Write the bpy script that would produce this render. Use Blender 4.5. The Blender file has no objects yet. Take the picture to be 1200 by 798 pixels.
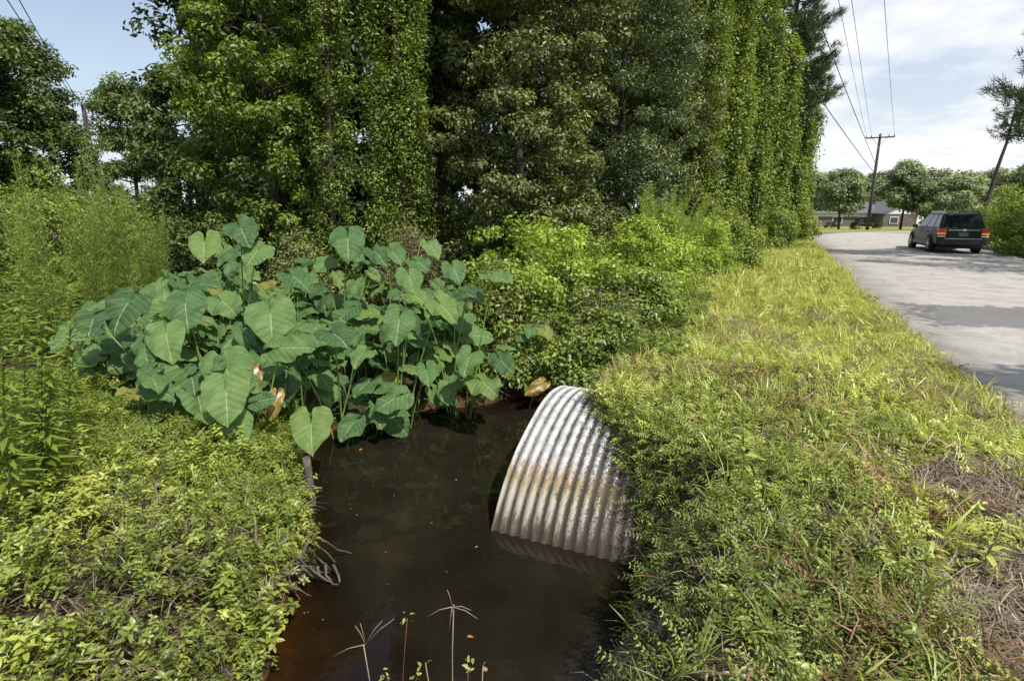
import bpy, bmesh, math
import numpy as np
from mathutils import Vector, Matrix

R = math.radians
scene = bpy.context.scene
col = scene.collection
rng = np.random.default_rng(7)

# ------------------------------------------------------------------ camera geometry
EYE = np.array([0.0, 0.0, 2.0]); PITCH = R(13.2); F = 667.0
cp, sp = math.cos(PITCH), math.sin(PITCH)
WZ = -1.0                                   # water level

def ray(u, v):
    x = (u - 600) / F; y = (399 - v) / F
    return np.array([x, cp + y * sp, -sp + y * cp])
def at_y(u, v, Y):
    r = ray(u, v); return EYE + r * (Y / r[1])
def at_z(u, v, z):
    r = ray(u, v); return EYE + r * ((z - 2.0) / r[2])
def x_at(u, Y, v=250):
    return at_y(u, v, Y)[0]

# ------------------------------------------------------------------ noise
def _h(ix, iy, seed):
    n = (ix.astype(np.int64) * 374761393 + iy.astype(np.int64) * 668265263 + seed * 1442695041) & 0x7fffffff
    n = ((n ^ (n >> 13)) * 1274126177) & 0x7fffffff
    return ((n ^ (n >> 16)) & 0xffff) / 65535.0
def vnoise(x, y, f=1.0, seed=0):
    x = np.asarray(x, float) * f; y = np.asarray(y, float) * f
    ix, iy = np.floor(x), np.floor(y); fx, fy = x - ix, y - iy
    fx = fx * fx * (3 - 2 * fx); fy = fy * fy * (3 - 2 * fy)
    a = _h(ix, iy, seed); b = _h(ix + 1, iy, seed); c = _h(ix, iy + 1, seed); d = _h(ix + 1, iy + 1, seed)
    return (a * (1 - fx) + b * fx) * (1 - fy) + (c * (1 - fx) + d * fx) * fy
def fbm(x, y, f=1.0, seed=0):
    return (vnoise(x, y, f, seed) + .5 * vnoise(x, y, f * 2.1, seed + 1) + .25 * vnoise(x, y, f * 4.3, seed + 2)) / 1.75
def sstep(a, b, x):
    t = np.clip((np.asarray(x, float) - a) / (b - a), 0, 1); return t * t * (3 - 2 * t)

# ------------------------------------------------------------------ objects
def tag(o, label=None, cat=None, group=None, kind=None):
    if label: o['label'] = label
    if cat: o['category'] = cat
    if group: o['group'] = group
    if kind: o['kind'] = kind
    return o
def empty(name, loc=(0, 0, 0), rz=0.0, label=None, cat=None, group=None):
    o = bpy.data.objects.new(name, None); col.objects.link(o)
    o.location = tuple(float(c) for c in loc); o.rotation_euler = (0, 0, rz); o.empty_display_size = .1
    return tag(o, label, cat, group)
def link_mesh(name, me, mat=None, parent=None):
    o = bpy.data.objects.new(name, me); col.objects.link(o)
    if mat and not len(me.materials): me.materials.append(mat)
    if parent: o.parent = parent
    return o
def np_mesh(name, V, Fc, tint=None, smooth=False, attrs=None):
    V = np.ascontiguousarray(V, np.float32); Fc = np.ascontiguousarray(Fc, np.int32)
    m, k = Fc.shape
    me = bpy.data.meshes.new(name)
    me.vertices.add(len(V)); me.vertices.foreach_set('co', V.ravel())
    me.loops.add(m * k); me.loops.foreach_set('vertex_index', Fc.ravel())
    me.polygons.add(m); me.polygons.foreach_set('loop_start', np.arange(0, m * k, k, dtype=np.int32))
    if smooth: me.polygons.foreach_set('use_smooth', np.ones(m, bool))
    for nm, arr in ((('tint', tint),) if tint is not None else ()) + tuple((attrs or {}).items()):
        a = me.attributes.new(nm, 'FLOAT', 'POINT'); a.data.foreach_set('value', np.ascontiguousarray(arr, np.float32))
    me.update(calc_edges=True)
    return me
def copy_tree(o, parent=None):
    c = o.copy(); col.objects.link(c)
    if parent: c.parent = parent
    for ch in list(o.children): copy_tree(ch, c)
    return c

class Buf:
    """collects triangles"""
    def __init__(s): s.V = []; s.F = []; s.T = []; s.n = 0
    def add(s, V, Fc, tint):
        s.V.append(V); s.F.append(Fc + s.n); s.n += len(V)
        s.T.append(np.broadcast_to(np.asarray(tint, float), (len(V),)).copy())
    def inst(s, tpl, P, T, N, S, tint):
        """tpl=(V,F,dt); P,T,N (n,3); S (n,) or (n,3)"""
        tv, tf, dt = tpl; n = len(P); k = len(tv)
        if n == 0: return
        T = T / (np.linalg.norm(T, axis=1, keepdims=True) + 1e-9)
        B = np.cross(N, T); B /= (np.linalg.norm(B, axis=1, keepdims=True) + 1e-9)
        N = np.cross(T, B)
        S = np.asarray(S, float)
        if S.ndim == 1: S = np.repeat(S[:, None], 3, 1)
        V = (P[:, None, :] + tv[None, :, 0, None] * S[:, None, 0:1] * T[:, None] + tv[None, :, 1, None] * S[:, None, 1:2] * B[:, None]
             + tv[None, :, 2, None] * S[:, None, 2:3] * N[:, None]).reshape(-1, 3)
        Fc = (tf[None] + (np.arange(n) * k)[:, None, None]).reshape(-1, 3)
        tn = (np.asarray(tint)[:, None] + dt[None]).ravel()
        s.add(V, Fc, tn)
    def tube(s, pts, r0, r1, sides=6, tint=.5, cap=True):
        pts = np.asarray(pts, float); n = len(pts)
        d = np.gradient(pts, axis=0); d /= (np.linalg.norm(d, axis=1, keepdims=True) + 1e-9)
        ref = np.array([0.31, .17, .93]) if abs(d[0, 2]) < .8 else np.array([.93, .2, .1])
        a = np.cross(d, ref); a /= (np.linalg.norm(a, axis=1, keepdims=True) + 1e-9); b = np.cross(d, a)
        rr = np.linspace(r0, r1, n) if np.isscalar(r0) else np.asarray(r0)
        th = np.linspace(0, 2 * np.pi, sides, endpoint=False)
        V = (pts[:, None] + rr[:, None, None] * (np.cos(th)[None, :, None] * a[:, None] + np.sin(th)[None, :, None] * b[:, None])).reshape(-1, 3)
        Fs = []
        for i in range(n - 1):
            for j in range(sides):
                p, q = i * sides + j, i * sides + (j + 1) % sides
                Fs += [(p, q, q + sides), (p, q + sides, p + sides)]
        if cap:
            for j in range(1, sides - 1):
                Fs.append((0, j + 1, j)); o = (n - 1) * sides; Fs.append((o, o + j, o + j + 1))
        s.add(V, np.array(Fs), tint)
    def build(s, name, mat, parent=None, smooth=False):
        me = np_mesh(name, np.concatenate(s.V), np.concatenate(s.F), np.concatenate(s.T), smooth)
        return link_mesh(name, me, mat, parent)

def unit(n, r=None):
    v = (r or rng).normal(size=(n, 3)); return v / np.linalg.norm(v, axis=1, keepdims=True)
def rot_frames(n, tilt, r=None):
    """T random horizontal, N up tilted"""
    r = r or rng
    a = r.uniform(0, 2 * np.pi, n)
    N = np.stack([r.normal(0, tilt, n), r.normal(0, tilt, n), np.ones(n)], 1)
    T = np.stack([np.cos(a), np.sin(a), np.zeros(n)], 1)
    N /= np.linalg.norm(N, axis=1, keepdims=True)
    T = T - N * (T * N).sum(1, keepdims=True)
    return T, N

# leaf templates ---------------------------------------------------------------
def L4(w=.5, fold=.12):
    V = np.array([[0, 0, 0], [.42, -w / 2, fold], [1, 0, -.05], [.42, w / 2, fold]]); Fc = np.array([[0, 1, 2], [0, 2, 3]])
    return V, Fc, np.zeros(4)
def L8(w=.5, fold=.1, droop=.18):
    V = np.array([[0, 0, 0], [.28, -w * .46, fold * .9], [.3, 0, 0], [.28, w * .46, fold * .9],
                  [.66, -w * .36, fold * .6 - droop * .5], [.68, 0, -droop * .45], [.66, w * .36, fold * .6 - droop * .5], [1, 0, -droop]])
    Fc = np.array([[0, 1, 2], [0, 2, 3], [1, 4, 5], [1, 5, 2], [2, 5, 6], [2, 6, 3], [4, 7, 5], [5, 7, 6]])
    return V, Fc, np.array([.0, .02, -.04, .02, .02, -.04, .02, .03])
def blade(w=.03, bend=.35, segs=3):
    V = []; 
    for i in range(segs):
        t = i / segs; ww = w * (1 - .6 * t)
        V += [[bend * t * t, -ww / 2, t * (1 - .25 * bend * t)], [bend * t * t, ww / 2, t * (1 - .25 * bend * t)]]
    V.append([bend, 0, 1 - .3 * bend]); V = np.array(V); Fc = []
    for i in range(segs - 1):
        a = 2 * i; Fc += [(a, a + 1, a + 3), (a, a + 3, a + 2)]
    a = 2 * (segs - 1); Fc.append((a, a + 1, a + 2))
    return V, np.array(Fc), np.linspace(-.08, .08, len(V))

def compose(parts):
    Vs, Fs, Ts, n = [], [], [], 0
    for V, Fc, dt in parts:
        Vs.append(V); Fs.append(Fc + n); Ts.append(dt); n += len(V)
    return np.concatenate(Vs), np.concatenate(Fs), np.concatenate(Ts)
def place(tpl, p, T, N, s, dt=0.0):
    b = Buf(); b.inst(tpl, np.array([p], float), np.array([T], float), np.array([N], float), np.array([s], float), np.array([dt]))
    return b.V[0], b.F[0], b.T[0]
def sprig_broad(r, h=1.0, nl=8, w=.5, ls=.42):
    """upright herb, leaves spread flat around a short stem"""
    parts = []; lean = r.normal(0, .2, 2)
    b = Buf(); b.tube([[0, 0, 0], [lean[0] * .3, lean[1] * .3, h * .5], [lean[0], lean[1], h]], .018, .008, 3, -.25); parts.append((b.V[0], b.F[0], b.T[0]))
    for i in range(nl):
        t = .35 + .65 * (i + .5) / nl; a = i * 2.4 + r.uniform(-.5, .5)
        p = [lean[0] * t, lean[1] * t, h * t]
        T = [math.cos(a), math.sin(a), r.uniform(-.15, .45)]; N = [r.normal(0, .25) - T[0] * T[2], r.normal(0, .25) - T[1] * T[2], 1]
        s = ls * r.uniform(.7, 1.2) * (1.1 - .4 * t)
        parts.append(place(L8(w * r.uniform(.85, 1.15)), p, T, N, s, r.uniform(-.12, .12) + .16 * (t - .6)))
    return compose(parts)
def sprig_pinnate(r, npair=8, ls=.15, w=.4):
    """arching stem with paired leaflets"""
    parts = []; pts = []
    up = r.uniform(.35, .9)
    for i in range(6):
        t = i / 5; pts.append([t * .75, .08 * math.sin(3 * t + r.uniform(0, 1)), up * t - .35 * t * t])
    b = Buf(); b.tube(pts, .01, .004, 3, -.2); parts.append((b.V[0], b.F[0], b.T[0]))
    pts = np.array(pts)
    for i in range(npair):
        t = .15 + .85 * i / (npair - 1); p = np.array([np.interp(t, np.linspace(0, 1, 6), pts[:, k]) for k in range(3)])
        for sgn in (-1, 1):
            T = [.45, sgn, r.uniform(-.1, .25)]; N = [r.normal(0, .2), -sgn * .2, 1]
            parts.append(place(L4(w), p, T, N, ls * r.uniform(.8, 1.2) * (1.1 - .4 * t), r.uniform(-.1, .1)))
    return compose(parts)
def sprig_grass(r, n=7, w=.05):
    parts = []
    for i in range(n):
        a = r.uniform(0, 6.28); s = r.uniform(.55, 1.1)
        V, Fc, dt = blade(w * r.uniform(.7, 1.2) / s, r.uniform(.15, .9))
        V = V * s; c, q = math.cos(a), math.sin(a)
        V = np.stack([V[:, 0] * c - V[:, 1] * q + r.normal(0, .06), V[:, 0] * q + V[:, 1] * c + r.normal(0, .06), V[:, 2]], 1)
        parts.append((V, Fc, dt + r.uniform(-.1, .1)))
    return compose(parts)
def sprig_straw(r, n=6, w=.025):
    parts = []
    for i in range(n):
        a = r.uniform(0, 6.28); L = r.uniform(.5, 1.2); c, q = math.cos(a), math.sin(a)
        h0, h1 = r.uniform(0, .12), r.uniform(0, .3)
        p0 = np.array([r.normal(0, .2), r.normal(0, .2), h0]); p1 = p0 + np.array([c * L * .5, q * L * .5, h1]); p2 = p0 + np.array([c * L, q * L, h1 * r.uniform(-.2, 1)])
        s_ = np.array([-q, c, 0]) * w / 2
        V = np.array([p0 - s_, p0 + s_, p1 + s_, p1 - s_, p2]); Fc = np.array([[0, 1, 2], [0, 2, 3], [3, 2, 4]])
        parts.append((V, Fc, np.full(5, r.uniform(-.25, .25))))
    return compose(parts)
tr_ = np.random.default_rng(3)
TP_BROAD = [sprig_broad(tr_, 1.0, 9) for _ in range(5)]
TP_PINN = [sprig_pinnate(tr_, int(tr_.integers(7, 11))) for _ in range(5)]
TP_GRASS = [sprig_grass(tr_) for _ in range(5)]
TP_STRAW = [sprig_straw(tr_) for _ in range(5)]
LEAF = L4(.52); LEAFN = L4(.36); LEAFW = L4(.7)

def scatter(buf, tps, P, size, tilt, tint, r=rng):
    n = len(P); k = r.integers(0, len(tps), n)
    T, N = rot_frames(n, tilt, r)
    size = np.broadcast_to(np.asarray(size, float), (n,)); tint = np.broadcast_to(np.asarray(tint, float), (n,))
    for i, tp in enumerate(tps):
        m = k == i; buf.inst(tp, P[m], T[m], N[m], size[m], tint[m])

# ------------------------------------------------------------------ materials
def nodes_of(m):
    m.use_nodes = True; nt = m.node_tree; nt.nodes.clear(); return nt
def N_(nt, typ, **kw):
    n = nt.nodes.new(typ)
    for k, v in kw.items():
        if k.startswith('i_'):
            key = k[2:]; n.inputs[int(key) if key.isdigit() else key].default_value = v
        else: setattr(n, k, v)
    return n
def lk(nt, a, b): nt.links.new(a, b)
def ramp(nt, stops, fac=None, interp='LINEAR'):
    n = nt.nodes.new('ShaderNodeValToRGB'); e = n.color_ramp; e.interpolation = interp
    while len(e.elements) < len(stops): e.elements.new(.5)
    for el, (p, c) in zip(e.elements, stops): el.position = p; el.color = (*c, 1) if len(c) == 3 else c
    if fac is not None: lk(nt, fac, n.inputs[0])
    return n
def math_(nt, op, a, b=None, clamp=False):
    n = nt.nodes.new('ShaderNodeMath'); n.operation = op; n.use_clamp = clamp
    for i, x in enumerate((a, b)):
        if x is None: continue
        if isinstance(x, (int, float)): n.inputs[i].default_value = x
        else: lk(nt, x, n.inputs[i])
    return n.outputs[0]
def mixc(nt, fac, a, b, blend='MIX'):
    n = nt.nodes.new('ShaderNodeMix'); n.data_type = 'RGBA'; n.blend_type = blend
    for sock, x in ((n.inputs[0], fac), (n.inputs[6], a), (n.inputs[7], b)):
        if isinstance(x, (int, float)): sock.default_value = x
        elif isinstance(x, tuple): sock.default_value = (*x, 1) if len(x) == 3 else x
        else: lk(nt, x, sock)
    return n.outputs[2]
def noise(nt, vec, scale, detail=4, rough=.55):
    n = N_(nt, 'ShaderNodeTexNoise'); n.inputs['Scale'].default_value = scale; n.inputs['Detail'].default_value = detail; n.inputs['Roughness'].default_value = rough
    if vec is not None: lk(nt, vec, n.inputs['Vector'])
    return n.outputs['Fac']

LEAF_GAIN = {'dark_leaf': 1.6, 'dry_straw': 1.25, 'dead_vine': 1.3, 'yellowed_leaf': 1.0, 'withered_weed': 1.2, 'grass_blade': 1.25, 'far_leaf': 1.35, 'pinnate_leaf': 1.35, 'oak_leaf': 1.45, 'bright_leaf': 1.4, 'grey_leaf': 1.3, 'blue_leaf': 1.35, 'vine_leaf': 1.28, 'lime_leaf': 1.5, 'fennel_leaf': 1.02, 'cover_leaf': 1.2}
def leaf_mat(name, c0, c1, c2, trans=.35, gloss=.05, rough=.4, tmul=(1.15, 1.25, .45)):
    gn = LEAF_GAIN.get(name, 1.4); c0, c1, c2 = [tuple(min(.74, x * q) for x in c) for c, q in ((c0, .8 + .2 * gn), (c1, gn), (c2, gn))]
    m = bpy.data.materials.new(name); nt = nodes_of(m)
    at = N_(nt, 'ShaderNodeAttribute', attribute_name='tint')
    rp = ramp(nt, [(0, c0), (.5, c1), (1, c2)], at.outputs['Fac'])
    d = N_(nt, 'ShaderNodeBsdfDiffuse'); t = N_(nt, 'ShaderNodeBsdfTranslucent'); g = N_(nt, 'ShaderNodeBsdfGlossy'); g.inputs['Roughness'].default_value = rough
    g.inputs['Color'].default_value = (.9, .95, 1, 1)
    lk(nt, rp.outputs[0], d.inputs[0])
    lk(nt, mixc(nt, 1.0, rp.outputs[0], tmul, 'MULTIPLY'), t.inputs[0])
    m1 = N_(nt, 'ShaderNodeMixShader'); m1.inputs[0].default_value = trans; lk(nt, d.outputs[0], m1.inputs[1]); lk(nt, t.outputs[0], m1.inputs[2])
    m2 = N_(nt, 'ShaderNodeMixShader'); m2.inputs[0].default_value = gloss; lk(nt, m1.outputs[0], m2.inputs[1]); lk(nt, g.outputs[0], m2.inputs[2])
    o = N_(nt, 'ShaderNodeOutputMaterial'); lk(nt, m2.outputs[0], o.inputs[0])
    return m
def simple(name, c, rough=.6, metal=0, var=.25, scale=8, c2=None, bump=0, spec=.4, coat=0):
    m = bpy.data.materials.new(name); nt = nodes_of(m)
    tc = N_(nt, 'ShaderNodeTexCoord'); b = N_(nt, 'ShaderNodeBsdfPrincipled'); o = N_(nt, 'ShaderNodeOutputMaterial')
    f = noise(nt, tc.outputs['Object'], scale)
    c2 = c2 or tuple(x * (1 - var) for x in c)
    rp = ramp(nt, [(.3, c2), (.7, c)], f)
    lk(nt, rp.outputs[0], b.inputs['Base Color']); b.inputs['Roughness'].default_value = rough; b.inputs['Metallic'].default_value = metal
    b.inputs['Specular IOR Level'].default_value = spec; b.inputs['Coat Weight'].default_value = coat
    if bump:
        bn = N_(nt, 'ShaderNodeBump'); bn.inputs['Strength'].default_value = bump; bn.inputs['Distance'].default_value = .02; lk(nt, f, bn.inputs['Height']); lk(nt, bn.outputs[0], b.inputs['Normal'])
    lk(nt, b.outputs[0], o.inputs[0]); return m
def emis(name, c, s):
    m = bpy.data.materials.new(name); nt = nodes_of(m); b = N_(nt, 'ShaderNodeBsdfPrincipled'); o = N_(nt, 'ShaderNodeOutputMaterial')
    tc = N_(nt, 'ShaderNodeTexCoord'); f = noise(nt, tc.outputs['Object'], 40)
    rp = ramp(nt, [(.2, tuple(x * .7 for x in c)), (.8, c)], f); lk(nt, rp.outputs[0], b.inputs['Base Color']); lk(nt, rp.outputs[0], b.inputs['Emission Color'])
    b.inputs['Emission Strength'].default_value = s; b.inputs['Roughness'].default_value = .2; lk(nt, b.outputs[0], o.inputs[0]); return m

M = {}
M['oak'] = leaf_mat('oak_leaf', (.026, .042, .012), (.068, .1, .024), (.17, .2, .055), .3, .03)
M['bright'] = leaf_mat('bright_leaf', (.038, .06, .012), (.12, .165, .028), (.27, .33, .065), .36, .03)
M['grey'] = leaf_mat('grey_leaf', (.034, .046, .016), (.11, .13, .036), (.26, .27, .085), .28, .04)
M['blue'] = leaf_mat('blue_leaf', (.026, .042, .02), (.078, .108, .042), (.19, .22, .09), .26, .04)
M['vine'] = leaf_mat('vine_leaf', (.038, .06, .013), (.13, .175, .032), (.3, .35, .075), .36, .03)
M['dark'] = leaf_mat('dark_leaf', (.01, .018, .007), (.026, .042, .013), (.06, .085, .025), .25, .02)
M['needle'] = leaf_mat('pine_needle', (.018, .034, .012), (.045, .075, .024), (.11, .15, .05), .2, .06)
M['far'] = leaf_mat('far_leaf', (.09, .115, .07), (.18, .215, .115), (.31, .34, .18), .25, .02)  # distance haze painted into the leaf colour: lifted darks, paler and greyer greens
M['lime'] = leaf_mat('lime_leaf', (.055, .085, .014), (.18, .245, .034), (.38, .44, .08), .4, .03)
M['fennel'] = leaf_mat('fennel_leaf', (.1, .14, .025), (.24, .31, .055), (.42, .5, .12), .4, .02)
M['cover'] = leaf_mat('cover_leaf', (.06, .085, .015), (.24, .285, .05), (.52, .53, .11), .36, .04)
M['pinn'] = leaf_mat('pinnate_leaf', (.065, .085, .02), (.25, .29, .06), (.52, .54, .14), .36, .04)
M['grass'] = leaf_mat('grass_blade', (.18, .18, .055), (.40, .41, .11), (.62, .61, .2), .36, .02, tmul=(1.1, 1.15, .5))
M['straw'] = leaf_mat('dry_straw', (.06, .045, .03), (.19, .145, .095), (.4, .33, .24), .15, .03, tmul=(1, 1, 1))
M['deadvine'] = leaf_mat('dead_vine', (.05, .035, .02), (.13, .1, .06), (.24, .2, .12), .15, .02, tmul=(1, 1, 1))
M['stem'] = simple('green_stem', (.12, .17, .04), .6, scale=20)
M['redstem'] = simple('red_stem', (.22, .08, .05), .6, scale=30)
M['bark'] = simple('bark', (.09, .07, .052), .9, scale=9, var=.6, bump=.6)
M['greybark'] = simple('grey_bark', (.2, .18, .15), .9, scale=14, var=.5, bump=.6)
M['deadwood'] = simple('dead_wood', (.3, .27, .23), .9, scale=18, var=.6, bump=.5)
M['darkwood'] = simple('dark_rotten_wood', (.16, .135, .11), .95, scale=16, var=.65, bump=.6)
M['twig'] = simple('dry_twig', (.34, .27, .19), .8, scale=30, var=.4)

# ------------------------------------------------------------------ terrain
RX = np.array([-30., -5, 0, 5.0, 14, 32.7, 39, 44]); 
EDGE_Y = np.array([-40, -5, 0, 5.0, 14, 32.7, 39.0])
EDGE_X = np.array([-15, .2, 2.45, 4.6, 8.45, 17.0, 20.0])
def x_edge(y): return np.interp(y, EDGE_Y, EDGE_X)
wpix = [(300, 798), (330, 720), (350, 680), (362, 620), (345, 560), (350, 530), (385, 510), (430, 490), (500, 480), (560, 474), (612, 466)]
WP = [at_z(u, v, WZ)[:2] for u, v in wpix]
WP = [np.array([-1.3, -.6]), np.array([-1.55, 1.2])] + WP + [np.array([.9, 8.15]), np.array([2.4, 7.0]), np.array([3.6, 5.6]), np.array([3.3, 4.0]), np.array([1.5, 3.75])] + [at_z(u, v, WZ)[:2] for u, v in [(765, 690), (752, 740), (745, 798)]] + [np.array([.55, 1.4]), np.array([.3, .4]), np.array([-.4, -.7])]
WP = np.array(WP)
PIPE_A = at_z(575, 622, WZ); PIPE_B = at_z(745, 665, WZ)
AX = PIPE_B - PIPE_A; AX[2] = 0; AX /= np.linalg.norm(AX); PN = np.array([-AX[1], AX[0], 0])
PR, PD = 1.79, .895                                     # pipe radius, depth of its centre
PHALF = math.sqrt(PR ** 2 - PD ** 2)
PC = PIPE_A + PN * PHALF; PC[2] = WZ - PD               # centre of the mouth

# bank polygon used for the visible water outline: under the road the pool stops at the pipe
def poly_sd(x, y, P):
    x = np.asarray(x, float); y = np.asarray(y, float)
    d2 = np.full(x.shape, 1e18); inside = np.zeros(x.shape, bool)
    n = len(P)
    for i in range(n):
        a, b = P[i], P[(i + 1) % n]; e = b - a
        wx, wy = x - a[0], y - a[1]; t = np.clip((wx * e[0] + wy * e[1]) / (e @ e), 0, 1)
        d2 = np.minimum(d2, (wx - e[0] * t) ** 2 + (wy - e[1] * t) ** 2)
        c = ((a[1] <= y) & (b[1] > y)) | ((b[1] <= y) & (a[1] > y))
        den = np.where(abs(b[1] - a[1]) < 1e-9, 1e-9, b[1] - a[1])
        inside ^= c & (x < a[0] + (y - a[1]) * (b[0] - a[0]) / den)
    d = np.sqrt(d2); return np.where(inside, -d, d)
# water's edge: keep the pool open only up to where the pipe enters the bank
ENTER = 1.42
def _clip_poly():
    q = [p for p in WP]
    return np.array(q)
def height(x, y):
    x = np.asarray(x, float); y = np.asarray(y, float)
    near = (np.abs(x) < 40) & (y > -12) & (y < 60)
    d = np.full(x.shape, 50.0)
    if near.any(): d[near] = poly_sd(x[near], y[near], WP)
    # the bank over the pipe closes the pool behind ENTER
    ax = (x - PC[0]) * AX[0] + (y - PC[1]) * AX[1]
    sn = (x - PIPE_A[0]) * PN[0] + (y - PIPE_A[1]) * PN[1]
    dp = np.clip(1.35 * (ax - np.clip(1.42 - 1.0 * sn, .0, 1.5) + .16 * (vnoise(x, y, 3.2, 5) - .5)), -5, 5)
    side = sstep(-.3, .8, x + .1) 
    d2 = np.where((d < 3) & (x > .2), np.maximum(d, dp), d)
    d = d2 + (.16 + .22 * (1 - side)) * (fbm(x, y, 1.6, 11) - .5)
    fr = 1.15 * np.power(np.clip(d, 0, None) + 1e-6, .85)
    fl = .34 * (1 - np.exp(-np.clip(d, 0, None) / .22)) + .11 * np.clip(d, 0, None)
    fback = .07 + .09 * np.clip(d, 0, None)
    wback = sstep(6.2, 8.2, y) * (1 - sstep(-.6, 1.2, x))
    f = side * fr + (1 - side) * (fl * (1 - wback) + fback * wback)
    wth = sstep(7.5, 8.8, y) * sstep(-.6, .8, x)
    f = f * (1 - wth) + wth * (.12 + .38 * np.clip(d, 0, None))
    e = x_edge(y) - x
    base = .04 - .05 * sstep(0, 3.5, e) + .10 * (fbm(x, y, .6, 21) - .5) * sstep(.2, 1.2, e)
    base = base - .3 * sstep(3, 8, e) * (1 - sstep(8, 16, y)) 
    base = base - .06 * sstep(.4, -.2, e) * sstep(-7.6, -6.9, e)      # road bed sits a little lower than the verge
    bed = .8 - .56 * sstep(5.0, 3.2, y) * sstep(.3, -.7, x)
    z = np.where(d > 0, WZ + f, WZ + np.clip(d, -1.2, 0) * bed)
    k = .12; hh = np.clip(.5 + .5 * (base - z) / k, 0, 1)
    z = base * (1 - hh) + z * hh - k * hh * (1 - hh)
    z = z - .9 * sstep(42, 85, y) - .0
    return z
def on_ground(x, y, dz=0.0): return np.stack([x, y, height(x, y) + dz], 1)
def gz(x, y): return float(height(np.array([x]), np.array([y]))[0])

def grid_axis(lo, hi, step, far):
    a = list(np.arange(lo, hi + 1e-6, step)); s = step
    x = a[-1]
    while x < far: s *= 1.16; x += s; a.append(x)
    s = step; x = a[0]; pre = []
    while x > -far: s *= 1.16; x -= s; pre.append(x)
    return np.array(pre[::-1] + a)
gx = grid_axis(-7, 8, .09, 1500); gy = grid_axis(-.5, 14, .09, 1500)
XX, YY = np.meshgrid(gx, gy); ZZ = height(XX.ravel(), YY.ravel())
nx, ny = len(gx), len(gy)
ii = np.arange(nx * ny).reshape(ny, nx)
quads = np.stack([ii[:-1, :-1].ravel(), ii[:-1, 1:].ravel(), ii[1:, 1:].ravel(), ii[1:, :-1].ravel()], 1)
XXr, YYr = XX.ravel(), YY.ravel()
e_ = x_edge(YYr) - XXr
lawn = sstep(-.6, .4, e_) * (1 - sstep(3.4, 5.2, e_)) * sstep(4, 8, YYr)
lawn = np.maximum(lawn, sstep(46, 50, YYr)); lawn = np.maximum(lawn, sstep(-7.2, -8.5, e_) * sstep(-25, -12, -YYr))
g_me = np_mesh('ground', np.stack([XXr, YYr, ZZ], 1), quads, None, True, {'lawn': lawn})
def ground_mat():
    m = bpy.data.materials.new('soil'); nt = nodes_of(m)
    ge = N_(nt, 'ShaderNodeNewGeometry'); b = N_(nt, 'ShaderNodeBsdfPrincipled'); o = N_(nt, 'ShaderNodeOutputMaterial')
    pos = ge.outputs['Position']
    n1 = noise(nt, pos, 3, 6); n2 = noise(nt, pos, 35, 4, .7)
    soil = ramp(nt, [(.25, (.025, .018, .012)), (.55, (.075, .055, .036)), (.8, (.16, .125, .085))], n2).outputs[0]
    lw = ramp(nt, [(.3, (.2, .2, .06)), (.6, (.34, .35, .1)), (.8, (.36, .29, .14))], n1).outputs[0]
    at = N_(nt, 'ShaderNodeAttribute', attribute_name='lawn')
    f = math_(nt, 'MULTIPLY', at.outputs['Fac'], .85)
    c = mixc(nt, f, soil, lw)
    sx = N_(nt, 'ShaderNodeSeparateXYZ'); lk(nt, pos, sx.inputs[0])
    wet = N_(nt, 'ShaderNodeMapRange'); lk(nt, sx.outputs[2], wet.inputs[0]); wet.inputs[1].default_value = WZ + .16; wet.inputs[2].default_value = WZ - .02; 
    c = mixc(nt, wet.outputs[0], c, ramp(nt, [(.3, (.03, .018, .008)), (.7, (.13, .07, .025))], n1).outputs[0])
    lk(nt, c, b.inputs['Base Color']); b.inputs['Roughness'].default_value = .95; b.inputs['Specular IOR Level'].default_value = .15
    bn = N_(nt, 'ShaderNodeBump'); bn.inputs['Strength'].default_value = .7; bn.inputs['Distance'].default_value = .03; lk(nt, n2, bn.inputs['Height']); lk(nt, bn.outputs[0], b.inputs['Normal'])
    lk(nt, b.outputs[0], o.inputs[0]); return m
tag(link_mesh('ground', g_me, ground_mat()), kind='structure')

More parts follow.
